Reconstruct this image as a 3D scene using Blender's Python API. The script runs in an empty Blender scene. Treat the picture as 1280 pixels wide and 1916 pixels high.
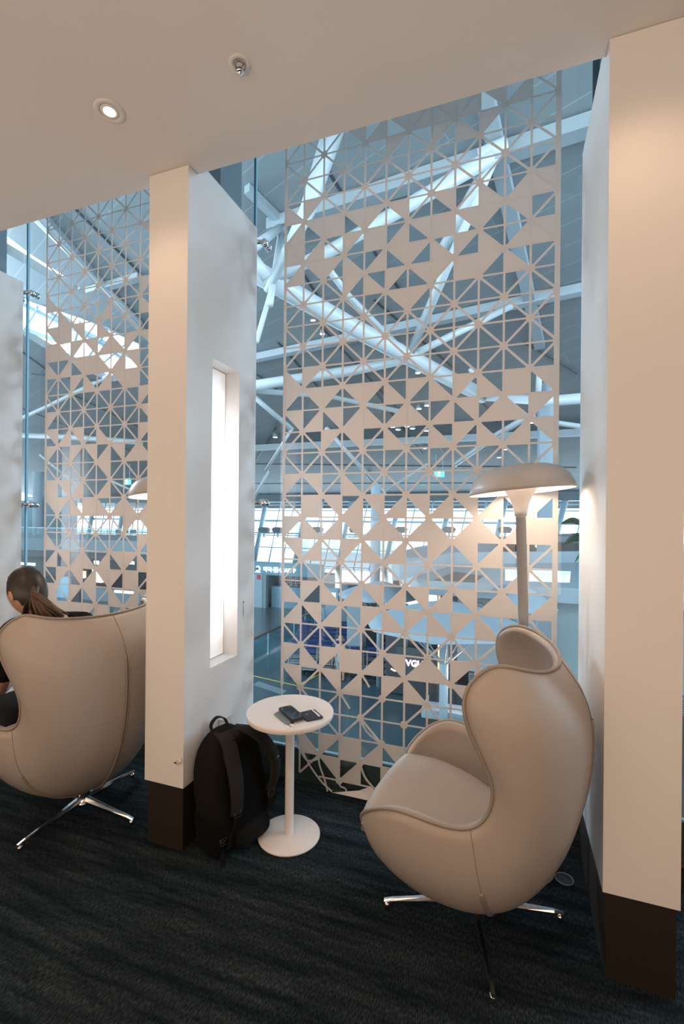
import bpy, bmesh, math, random
from mathutils import Vector, Matrix
random.seed(7)
PI = math.pi
C = bpy.context.scene.collection
SC = bpy.context.scene

# ------------------------------------------------------------------ camera
F, YAW, ROLL, HY, CH = 871.6, .3433, .00867, 971.3, 1.5
cy_, sy_, cr_, sr_ = math.cos(YAW), math.sin(YAW), math.cos(ROLL), math.sin(ROLL)
cam = bpy.data.cameras.new('camera'); camo = bpy.data.objects.new('camera', cam); C.objects.link(camo)
cam.sensor_fit = 'VERTICAL'; cam.sensor_height = 36; cam.sensor_width = 24.05
cam.lens = F / 1916 * 36; cam.shift_y = (HY - 958) / 1916; cam.clip_start = .02; cam.clip_end = 500
right = Vector((cr_*cy_, cr_*sy_, sr_)); up = Vector((-sr_*cy_, -sr_*sy_, cr_)); back = Vector((sy_, -cy_, 0))
M = Matrix((right, up, back)).transposed().to_4x4(); M.translation = (0, 0, CH)
camo.matrix_world = M
SC.camera = camo

def ray(px, py):
    U = (px-640)/F; V = (HY-py)/F
    u = U*cr_ - V*sr_; v = U*sr_ + V*cr_
    return Vector((u*cy_ - sy_, u*sy_ + cy_, v))
def at(px, py, Y):                      # point of the place seen at a pixel, at depth Y
    r = ray(px, py); t = Y/r.y; return Vector((r.x*t, Y, CH+r.z*t))
def atz(px, py, z):
    r = ray(px, py); t = (z-CH)/r.z; return Vector((r.x*t, r.y*t, z))

# ------------------------------------------------------------------ world, view
w = bpy.data.worlds.new('sky'); SC.world = w; w.use_nodes = True
nt = w.node_tree; nt.nodes.clear()
o_ = nt.nodes.new('ShaderNodeOutputWorld'); b_ = nt.nodes.new('ShaderNodeBackground')
b_.inputs[0].default_value = (.76, .90, 1.0, 1); b_.inputs[1].default_value = 2.0
nt.links.new(b_.outputs[0], o_.inputs[0])
vs = SC.view_settings
vs.view_transform = 'Standard'; vs.look = 'None'; vs.gamma = 1; vs.use_curve_mapping = False
vs.exposure = 1.0
SC.cycles.max_bounces = 10; SC.cycles.transparent_max_bounces = 16
SC.cycles.sample_clamp_indirect = 4; SC.cycles.caustics_reflective = False; SC.cycles.caustics_refractive = False
SC.cycles.use_denoising = True

WARM = (1.0, .64, .41)
def light(name, kind, loc, energy, col=WARM, rot=(0, 0, 0), **k):
    l = bpy.data.lights.new(name, kind); l.energy = energy; l.color = col
    for a, b in k.items(): setattr(l, a, b)
    o = bpy.data.objects.new(name, l); C.objects.link(o); o.location = loc; o.rotation_euler = rot; return o
# the lounge's ceiling downlights: the visible one and its row, and the rows behind the camera
SPOTS = [(-1.475, 1.40), (.395, 1.40), (-3.35, 1.40), (-.54, -.1), (1.33, -.1), (-2.41, -.1), (-.54, -1.7), (-2.41, -1.7), (1.33, -1.7)]
for i, (x, y) in enumerate(SPOTS):                # one beam per recessed downlight
    light('downlight_beam', 'SPOT', (x, y, 3.02), 4.5 if y > 1 else 24, spot_size=2.2, spot_blend=.9, shadow_soft_size=.05)
# added fill for the lounge behind the camera, tilted up to brighten the ceiling
light('lounge_fill', 'AREA', (-1.5, -2.2, 1.15), 96, (1, .73, .53), (PI/2+1.0, 0, 0), shape='RECTANGLE', size=8.6, size_y=2.0)

# added blue fill lamps out of view on both sides, cooling the partition faces
for x in (22, -31):
    light('hall_side_fill', 'AREA', (x, 14, 12), 3300 if x > 0 else 5000, (.66, .83, 1.0), tuple(Vector((-x-.6, -11.5, -10)).to_track_quat('-Z', 'Y').to_euler()), shape='RECTANGLE', size=7, size_y=7)

# daylight entering through the far window wall
light('far_window_daylight', 'AREA', (0, 59.6, 0), 9000, (.72, .88, 1.0), (-PI/2, 0, 0), shape='RECTANGLE', size=90, size_y=8)

# ------------------------------------------------------------------ materials
def mat(name, col, rough=.6, metal=0, spec=.5, coat=0, emit=None, es=0, noise=None, bump=None, trans=0):
    m = bpy.data.materials.new(name); m.use_nodes = True
    n = m.node_tree.nodes; l = m.node_tree.links; p = n['Principled BSDF']
    p.inputs['Base Color'].default_value = (*col, 1); p.inputs['Roughness'].default_value = rough
    p.inputs['Metallic'].default_value = metal; p.inputs['Specular IOR Level'].default_value = spec
    p.inputs['Coat Weight'].default_value = coat
    if emit: p.inputs['Emission Color'].default_value = (*emit, 1); p.inputs['Emission Strength'].default_value = es
    tc = n.new('ShaderNodeTexCoord')
    if noise is None: noise = (12, .06)
    sc, amt = noise
    t = n.new('ShaderNodeTexNoise'); t.inputs['Scale'].default_value = sc; t.inputs['Detail'].default_value = 6
    l.new(tc.outputs['Object'], t.inputs['Vector'])
    mx = n.new('ShaderNodeMix'); mx.data_type = 'RGBA'
    mx.inputs[6].default_value = (*[c*(1-amt) for c in col], 1); mx.inputs[7].default_value = (*[min(1, c*(1+amt)) for c in col], 1)
    l.new(t.outputs['Fac'], mx.inputs[0]); l.new(mx.outputs[2], p.inputs['Base Color'])
    if bump:
        bs, bd = bump
        t2 = n.new('ShaderNodeTexNoise'); t2.inputs['Scale'].default_value = bs; t2.inputs['Detail'].default_value = 4
        l.new(tc.outputs['Object'], t2.inputs['Vector'])
        b = n.new('ShaderNodeBump'); b.inputs['Strength'].default_value = bd; b.inputs['Distance'].default_value = .004
        l.new(t2.outputs['Fac'], b.inputs['Height']); l.new(b.outputs[0], p.inputs['Normal'])
    return m
def glassmat(name, tint, refl=1.0, rough=0.0):
    m = bpy.data.materials.new(name); m.use_nodes = True
    n = m.node_tree.nodes; l = m.node_tree.links; n.remove(n['Principled BSDF']); out = n['Material Output']
    t = n.new('ShaderNodeBsdfTransparent'); t.inputs[0].default_value = (*tint, 1)
    g = n.new('ShaderNodeBsdfGlossy'); g.inputs['Roughness'].default_value = rough; g.inputs[0].default_value = (.9, .95, 1, 1)
    f = n.new('ShaderNodeFresnel'); f.inputs[0].default_value = 1.45
    mu = n.new('ShaderNodeMath'); mu.operation = 'MULTIPLY'; mu.inputs[1].default_value = refl; 
    ge = n.new('ShaderNodeNewGeometry'); iv = n.new('ShaderNodeMath'); iv.operation = 'SUBTRACT'; iv.inputs[0].default_value = 1; l.new(ge.outputs['Backfacing'], iv.inputs[1])
    m2 = n.new('ShaderNodeMath'); m2.operation = 'MULTIPLY'; l.new(f.outputs[0], m2.inputs[0]); l.new(iv.outputs[0], m2.inputs[1]); l.new(m2.outputs[0], mu.inputs[0])
    mx = n.new('ShaderNodeMixShader'); l.new(mu.outputs[0], mx.inputs[0]); l.new(t.outputs[0], mx.inputs[1]); l.new(g.outputs[0], mx.inputs[2])
    l.new(mx.outputs[0], out.inputs[0]); return m

m_paint = mat('white_paint', (.74, .73, .72), .55, noise=(1.3, .02), bump=(40, .05))
m_ceil = mat('ceiling_paint', (.72, .70, .68), .8, noise=(.8, .03))
m_plinth = mat('dark_brown_laminate', (.016, .010, .006), .55)
m_back = mat('lounge_wall_paint', (.42, .39, .36), .8)
m_leather = mat('beige_leather', (.375, .330, .295), .42, spec=.4, noise=(3, .035), bump=(420, .12))
m_seam = mat('dark_leather_seam', (.14, .095, .07), .6)
m_piping = mat('leather_piping', (.27, .23, .195), .45)
m_chrome = mat('polished_chrome', (.75, .75, .76), .12, 1)
m_steel = mat('brushed_steel', (.55, .53, .50), .22, 1)
m_white = mat('white_lacquer', (.76, .73, .71), .25, spec=.5)
m_lamp = mat('grey_lamp_enamel', (.45, .43, .42), .38)
m_pole_ = mat('light_grey_enamel', (.70, .68, .66), .35)
m_lampin = mat('white_lamp_interior', (.85, .82, .78), .5)
m_black = mat('black_plastic', (.012, .012, .013), .35)
m_screen = mat('phone_glass', (.012, .014, .016), .05, spec=.8)
m_navy = mat('navy_leather', (.018, .022, .035), .55, bump=(500, .2))
m_grey = mat('grey_card', (.16, .19, .21), .5)
m_paper = mat('white_paper', (.72, .71, .70), .8)
m_print = mat('printed_ink', (.06, .04, .04), .7)
m_pack = mat('black_nylon', (.0050, .0047, .0040), .85, spec=.18, noise=(30, .2), bump=(160, .35))
m_strap = mat('charcoal_strap_fabric', (.020, .017, .0145), .85, spec=.2, noise=(60, .2), bump=(300, .4))
m_mesh = mat('black_mesh_fabric', (.0035, .0035, .0032), .95, spec=.12)
m_skin = mat('skin', (.50, .27, .18), .5, noise=(20, .06))
m_hair = mat('dark_brown_hair', (.018, .011, .008), .42, noise=(40, .5))
m_hairt = mat('brown_hair_tail', (.075, .034, .014), .45, noise=(60, .5))
m_shirt = mat('black_cotton', (.007, .007, .007), .9, spec=.2)
m_pants = mat('black_denim', (.011, .012, .009), .9, spec=.2)
m_column = mat('blue_grey_steel_paint', (.13, .19, .23), .45)
m_rubber = mat('black_gasket', (.01, .02, .03), .4)
m_glow = mat('lamp_diffuser', (1, .9, .8), .5, emit=(1, .80, .62), es=14)
m_led = mat('led_strip', (1, 1, 1), .5, emit=(1, .93, .92), es=60)
m_pane = glassmat('window_glass', (.90, .945, .955), 1.35)
m_edge = mat('glass_edge', (.20, .42, .52), .15)
m_disc = glassmat('clear_plastic', (.55, .55, .53), 2.5, .25)

# film: white vinyl, slightly translucent
def film_mat():
    m = bpy.data.materials.new('white_vinyl_film'); m.use_nodes = True
    n = m.node_tree.nodes; l = m.node_tree.links; p = n['Principled BSDF']; out = n['Material Output']
    p.inputs['Base Color'].default_value = (.80, .775, .76, 1); p.inputs['Roughness'].default_value = .6
    tr = n.new('ShaderNodeBsdfTranslucent'); tr.inputs[0].default_value = (.66, .63, .61, 1)
    mx = n.new('ShaderNodeMixShader'); mx.inputs[0].default_value = .22
    l.new(p.outputs[0], mx.inputs[1]); l.new(tr.outputs[0], mx.inputs[2]); l.new(mx.outputs[0], out.inputs[0])
    return m
m_film = film_mat()

def carpet_mat():
    m = bpy.data.materials.new('dark_teal_carpet'); m.use_nodes = True
    n = m.node_tree.nodes; l = m.node_tree.links; p = n['Principled BSDF']
    p.inputs['Roughness'].default_value = .95; p.inputs['Specular IOR Level'].default_value = .15
    tc = n.new('ShaderNodeTexCoord')
    mp = n.new('ShaderNodeMapping'); mp.inputs['Rotation'].default_value = (0, 0, math.radians(-8)); mp.inputs['Scale'].default_value = (.9, 9, 1)
    l.new(tc.outputs['Object'], mp.inputs['Vector'])
    a = n.new('ShaderNodeTexNoise'); a.inputs['Scale'].default_value = 2.2; a.inputs['Detail'].default_value = 5; a.inputs['Roughness'].default_value = .65
    l.new(mp.outputs[0], a.inputs['Vector'])
    mp2 = n.new('ShaderNodeMapping'); mp2.inputs['Scale'].default_value = (1, .28, 1); l.new(tc.outputs['Object'], mp2.inputs['Vector'])
    rib = n.new('ShaderNodeTexNoise'); rib.inputs['Scale'].default_value = 230; rib.inputs['Detail'].default_value = 2
    l.new(mp2.outputs[0], rib.inputs['Vector'])
    wv = n.new('ShaderNodeTexWave'); wv.inputs['Scale'].default_value = 62; wv.bands_direction = 'X'; wv.inputs['Distortion'].default_value = .6
    l.new(tc.outputs['Object'], wv.inputs['Vector'])
    r1 = n.new('ShaderNodeValToRGB'); r1.color_ramp.elements[0].position = .38; r1.color_ramp.elements[1].position = .68
    r1.color_ramp.elements[0].color = (.0035, .010, .014, 1); r1.color_ramp.elements[1].color = (.028, .041, .048, 1)
    l.new(a.outputs['Fac'], r1.inputs[0])
    r2 = n.new('ShaderNodeValToRGB'); r2.color_ramp.elements[0].position = .40; r2.color_ramp.elements[1].position = .72
    r2.color_ramp.elements[0].color = (.45, .45, .45, 1); r2.color_ramp.elements[1].color = (2.4, 2.4, 2.4, 1)
    l.new(rib.outputs['Fac'], r2.inputs[0])
    mu = n.new('ShaderNodeMix'); mu.data_type = 'RGBA'; mu.blend_type = 'MULTIPLY'; mu.inputs[0].default_value = 1
    l.new(r1.outputs[0], mu.inputs[6]); l.new(r2.outputs[0], mu.inputs[7])
    l.new(mu.outputs[2], p.inputs['Base Color'])
    b = n.new('ShaderNodeBump'); b.inputs['Strength'].default_value = .6; b.inputs['Distance'].default_value = .004
    ad = n.new('ShaderNodeMath'); ad.operation = 'ADD'; l.new(rib.outputs['Fac'], ad.inputs[0]); l.new(wv.outputs['Fac'], ad.inputs[1])
    l.new(ad.outputs[0], b.inputs['Height']); l.new(b.outputs[0], p.inputs['Normal'])
    return m
m_carpet = carpet_mat()

# ------------------------------------------------------------------ mesh helpers
def link(name, me, m=None, parent=None, smooth=False):
    o = bpy.data.objects.new(name, me); C.objects.link(o)
    if m and not me.materials:
        for q in (m if isinstance(m, (list, tuple)) else [m]): me.materials.append(q)
    if parent: o.parent = parent
    if smooth:
        for p in me.polygons: p.use_smooth = True
    return o
def obj(name, bm, m, parent=None, smooth=False):
    me = bpy.data.meshes.new(name); bmesh.ops.recalc_face_normals(bm, faces=bm.faces); bm.to_mesh(me); bm.free()
    return link(name, me, m, parent, smooth)
def tag(o, label=None, cat=None, group=None, kind=None):
    if label: o['label'] = label
    if cat: o['category'] = cat
    if group: o['group'] = group
    if kind: o['kind'] = kind
    return o
def thing(name, label, cat, loc=(0, 0, 0), rz=0, group=None):
    o = bpy.data.objects.new(name, None); C.objects.link(o); o.location = loc; o.rotation_euler = (0, 0, rz); o.empty_display_size = .1
    return tag(o, label, cat, group)
def copy_tree(o, parent=None):
    c = o.copy(); C.objects.link(c); c.parent = parent
    for ch in list(o.children): copy_tree(ch, c)
    return c
def box(bm, x0, x1, y0, y1, z0, z1, mi=0):
    v = [bm.verts.new(p) for p in [(x0,y0,z0),(x1,y0,z0),(x1,y1,z0),(x0,y1,z0),(x0,y0,z1),(x1,y0,z1),(x1,y1,z1),(x0,y1,z1)]]
    fs = [bm.faces.new([v[i] for i in q]) for q in [(0,3,2,1),(4,5,6,7),(0,1,5,4),(1,2,6,5),(2,3,7,6),(3,0,4,7)]]
    for f in fs: f.material_index = mi
    return v
def boxo(name, x0, x1, y0, y1, z0, z1, m, parent=None, bev=0):
    bm = bmesh.new(); box(bm, x0, x1, y0, y1, z0, z1)
    if bev: bmesh.ops.bevel(bm, geom=bm.edges[:], offset=bev, segments=2, affect='EDGES', profile=.5)
    return obj(name, bm, m, parent)
def prism(bm, pts, d):                 # pts: list of Vector polygon; extruded by Vector d
    a = [bm.verts.new(p) for p in pts]; b = [bm.verts.new(Vector(p)+Vector(d)) for p in pts]
    n = len(pts); bm.faces.new(a[::-1]); bm.faces.new(b)
    for i in range(n): bm.faces.new([a[i], a[(i+1) % n], b[(i+1) % n], b[i]])
def frame(d):
    d = Vector(d).normalized(); u = d.cross(Vector((0, 0, 1)))
    if u.length < 1e-3: u = d.cross(Vector((0, 1, 0)))
    u.normalize(); return u, d.cross(u).normalized()
def tube(bm, pts, r, seg=10, closed=False, cap=True, flat=None):
    pts = [Vector(p) for p in pts]; n = len(pts); rr = r if isinstance(r, (list, tuple)) else [r]*n
    rings = []; pu = None
    for i, p in enumerate(pts):
        a = pts[i-1] if (i > 0 or closed) else p; b = pts[(i+1) % n] if (i < n-1 or closed) else p
        d = (b-a).normalized()
        if pu is None: u, v = frame(d)
        else:
            u = (pu - d*pu.dot(d)).normalized(); v = d.cross(u)
        pu = u
        fu, fv = (1, 1) if not flat else flat
        rings.append([bm.verts.new(p + u*(rr[i]*fu*math.cos(2*PI*k/seg)) + v*(rr[i]*fv*math.sin(2*PI*k/seg))) for k in range(seg)])
    m_ = n if closed else n-1
    for i in range(m_):
        A, B = rings[i], rings[(i+1) % n]
        for k in range(seg): bm.faces.new([A[k], A[(k+1) % seg], B[(k+1) % seg], B[k]])
    if cap and not closed: bm.faces.new(rings[0][::-1]); bm.faces.new(rings[-1])
def lathe(bm, prof, seg=48, origin=(0, 0, 0)):
    ox, oy, oz = origin; rings = []
    for r, z in prof:
        if r < 1e-5: rings.append([bm.verts.new((ox, oy, oz+z))])
        else: rings.append([bm.verts.new((ox+r*math.cos(2*PI*k/seg), oy+r*math.sin(2*PI*k/seg), oz+z)) for k in range(seg)])
    for A, B in zip(rings, rings[1:]):
        if len(A) == 1 and len(B) == 1: continue
        for k in range(seg):
            k2 = (k+1) % seg
            if len(A) == 1: bm.faces.new([A[0], B[k], B[k2]])
            elif len(B) == 1: bm.faces.new([A[k], A[k2], B[0]])
            else: bm.faces.new([A[k], A[k2], B[k2], B[k]])
def ribbon(bm, pts, wdir, w, t):         # strap: cross-section w (along wdir) by t
    pts = [Vector(p) for p in pts]; n = len(pts); rings = []
    for i, p in enumerate(pts):
        d = (pts[min(i+1, n-1)]-pts[max(i-1, 0)]).normalized()
        wd = wdir[i] if isinstance(wdir, list) else wdir
        wv = Vector(wd); wv = (wv - d*wv.dot(d)).normalized(); nv = d.cross(wv)
        ww = w[i] if isinstance(w, (list, tuple)) else w
        rings.append([bm.verts.new(p + wv*(ww/2*a) + nv*(t/2*b)) for a, b in [(-1,-.6),(-.85,-1),(.85,-1),(1,-.6),(1,.6),(.85,1),(-.85,1),(-1,.6)]])
    for A, B in zip(rings, rings[1:]):
        for k in range(8): bm.faces.new([A[k], A[(k+1) % 8], B[(k+1) % 8], B[k]])
    bm.faces.new(rings[0][::-1]); bm.faces.new(rings[-1])
def cr(P, n=6):
    P = [Vector(p) for p in P]; Q = [2*P[0]-P[1]] + P + [2*P[-1]-P[-2]]; out = []
    for i in range(1, len(Q)-2):
        a, b, c, d = Q[i-1:i+3]
        for k in range(n):
            t = k/n; out.append(.5*((2*b)+(c-a)*t+(2*a-5*b+4*c-d)*t*t+(3*b-a-3*c+d)*t**3))
    out.append(P[-1].copy()); return out

# ------------------------------------------------------------------ lounge shell
GY = 2.40                                # glass plane
tag(boxo('floor', -6.2, 3.2, -2.7, 2.42, -.12, 0, m_carpet), kind='structure')
tag(boxo('ceiling', -6.2, 3.2, -2.7, 1.79, 3.08, 3.42, m_ceil), kind='structure')
tag(boxo('wall_back', -6.2, 3.2, -2.8, -2.7, 0, 3.42, m_back), kind='structure')
tag(boxo('wall_left', -6.3, -6.2, -2.8, 2.42, 0, 3.42, m_back), kind='structure')
tag(boxo('wall_right', 3.2, 3.3, -2.8, 2.42, 0, 3.42, m_back), kind='structure')

# unseen wall added above the soffit to keep sky light off the film top
tag(boxo('wall_light_block', -6.2, 3.2, 1.66, 1.78, 3.42, 4.75, m_back), kind='structure')
def partition(name, x0, x1, niche):
    prof = [(1.725, .288), (2.33, .288), (2.33, 3.15), (1.792, 3.15), (1.792, 3.078), (1.725, 3.078)]
    bm = bmesh.new()
    if not niche:
        prism(bm, [Vector((x0, a, b)) for a, b in prof], (x1-x0, 0, 0))
    else:                                # the right face carries a tall recessed niche
        y0, y1, z0, z1, dp = 1.917, 2.157, .769, 2.278, .09
        V = {}
        def v(x, y, z):
            k = (round(x, 4), round(y, 4), round(z, 4))
            if k not in V: V[k] = bm.verts.new(k)
            return V[k]
        bm.faces.new([v(x0, a, b) for a, b in prof])
        n = len(prof)
        for i in range(n):
            (a, b), (c, d) = prof[i], prof[(i+1) % n]
            bm.faces.new([v(x0, a, b), v(x0, c, d), v(x1, c, d), v(x1, a, b)])
        # right face ring around the niche
        bm.faces.new([v(x1, 1.725, .288), v(x1, 2.33, .288), v(x1, y1, z0), v(x1, y0, z0)])
        bm.faces.new([v(x1, 2.33, .288), v(x1, 2.33, 3.15), v(x1, y1, z1), v(x1, y1, z0)])
        bm.faces.new([v(x1, 2.33, 3.15), v(x1, 1.792, 3.15), v(x1, 1.792, 3.078), v(x1, y0, z1), v(x1, y1, z1)])
        bm.faces.new([v(x1, 1.792, 3.078), v(x1, 1.725, 3.078), v(x1, 1.725, .288), v(x1, y0, z0), v(x1, y0, z1)])
        xd = x1-dp
        c4 = [(y0, z0), (y1, z0), (y1, z1), (y0, z1)]
        for i in range(4):
            a, b = c4[i], c4[(i+1) % 4]
            bm.faces.new([v(x1, *a), v(x1, *b), v(xd, *b), v(xd, *a)])
        bm.faces.new([v(xd, *q) for q in c4])
    o = tag(obj(name, bm, m_paint), kind='structure')
    tag(boxo(name.replace('wall', 'baseboard'), x0+.012, x1-.008, 1.735, 2.33, 0, .288, m_plinth), kind='structure')
    return o
partition('wall_right_partition', .300, .515, False)
partition('wall_left_partition', -1.575, -1.360, True)
partition('wall_far_left_partition', -3.447, -3.232, True)

# backlit acrylic panels at the back of the niches; the lamps behind sit away from the ends
def niche_mat():
    m = bpy.data.materials.new('backlit_acrylic'); m.use_nodes = True
    n = m.node_tree.nodes; l = m.node_tree.links; p = n['Principled BSDF']
    p.inputs['Base Color'].default_value = (.85, .84, .83, 1); p.inputs['Emission Color'].default_value = (1, .95, .94, 1)
    tc = n.new('ShaderNodeTexCoord'); sp_ = n.new('ShaderNodeSeparateXYZ'); l.new(tc.outputs['Object'], sp_.inputs[0])
    ab = n.new('ShaderNodeMath'); ab.operation = 'ABSOLUTE'; l.new(sp_.outputs['Z'], ab.inputs[0])
    mr = n.new('ShaderNodeMapRange'); mr.interpolation_type = 'SMOOTHSTEP'; l.new(ab.outputs[0], mr.inputs[0])
    mr.inputs[1].default_value = .72; mr.inputs[2].default_value = .30; mr.inputs[3].default_value = .16; mr.inputs[4].default_value = 1.9
    l.new(mr.outputs[0], p.inputs['Emission Strength']); return m
m_niche = niche_mat()
for k, (x1, lab) in enumerate([(-1.36, 'tall glowing white light panel set in the wall niche beside the backpack'), (-3.232, 'tall glowing light panel in the niche of the leftmost partition')]):
    t = thing('niche_light', lab, 'light', (x1-.088, 2.037, 1.5235))
    boxo('diffuser', 0, .003, -.115, .115, -.75, .75, m_niche, t)
    boxo('frame', -.0015, .0015, -.119, .119, -.753, .753, m_white, t)

# windows: frameless panes with joints, bottom rail, steel columns behind the partitions
joints = [-6.2, -5.16, -3.29, -1.418, .454, 3.2]
for i in range(5):
    a, b = joints[i], joints[i+1]
    wo = tag(boxo('window_%d' % (i+1), a+.005, b-.005, GY, GY+.012, .012, 4.6, m_pane), kind='structure')
    for xs, nm in ((a+.0025, 'pane_edge'), (b-.0075, 'pane_edge')):
        boxo(nm, xs, xs+.005, GY-.001, GY+.013, .012, 4.6, m_edge, wo)
    if i: boxo('silicone_joint', a-.002, a+.002, GY+.002, GY+.010, .012, 4.6, m_rubber, wo)
tag(boxo('trim_1', -6.2, 3.2, GY-.012, GY+.02, 0, .012, m_steel), kind='structure')
m_edgedark = mat('dark_green_slab_edge', (.055, .080, .074), .5)
m_slabtop = mat('pale_edge_highlight', (.30, .42, .48), .4)  # pale blue highlight on the slab's upper edge, put into the colour
t2 = tag(boxo('trim_2', -6.2, 3.2, GY+.03, GY+.26, -.9, .188, m_edgedark), kind='structure')
boxo('edge_highlight', -6.2, 3.2, GY+.025, GY+.045, .186, .196, m_slabtop, t2)

for k, x in enumerate((-1.49, -3.36, .40)):
    t = thing('steel_column', ['blue grey steel column rising behind the partition with the lit niche', 'blue grey steel column above the leftmost partition, cut by the left edge', 'blue grey steel column hidden behind the right partition'][k], 'column', (x, 2.15, 0))
    boxo('flange', -.075, .075, -.10, -.085, 3.16, 6.5, m_column, t)
    boxo('flange', -.075, .075, .085, .10, 3.16, 6.5, m_column, t)
    boxo('web', -.006, .006, -.085, .085, 3.16, 6.5, m_column, t)
    boxo('cover_plate', .068, .075, -.085, .085, 3.16, 6.5, m_column, t)

# spider fittings that hold the panes
SPL = ['upper steel glass bracket beside the lit niche partition', 'lower steel glass bracket beside the lit niche partition',
       'upper steel glass bracket at the leftmost glass joint', 'lower steel glass bracket at the leftmost glass joint']
first = None
for i, (jx, z) in enumerate([(-1.418, 3.09), (-1.418, 1.59), (-3.29, 3.09), (-3.29, 1.585), ]):
    if first is None:
        t = thing('glass_bracket', SPL[0], 'bracket', (jx, 2.345, z))
        bm = bmesh.new(); tube(bm, [(0, -.03, 0), (0, .0, 0), (.035, .012, .004), (.075, .022, 0)], [.016, .018, .013, .011], 12)
        tube(bm, [(0, -.03, 0), (0, .0, 0), (-.035, .012, .004), (-.075, .022, 0)], [.016, .018, .013, .011], 12); obj('arm', bm, m_steel, t, True)
        for sx in (-1, 1):
            bm = bmesh.new(); tube(bm, [(sx*.078, .015, 0), (sx*.078, .022, 0), (sx*.078, .040, 0), (sx*.078, .0545, 0)], [.012, .021, .023, .019], 20); obj('clamp_disc', bm, m_chrome, t, True)
            bm = bmesh.new(); tube(bm, [(sx*.078, .068, 0), (sx*.078, .080, 0), (sx*.078, .090, 0)], [.022, .023, .015], 20); obj('clamp_cap', bm, m_chrome, t, True)
        first = t
    else:
        t = copy_tree(first); t.location = (jx, 2.345, z); t['label'] = SPL[i]

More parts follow.
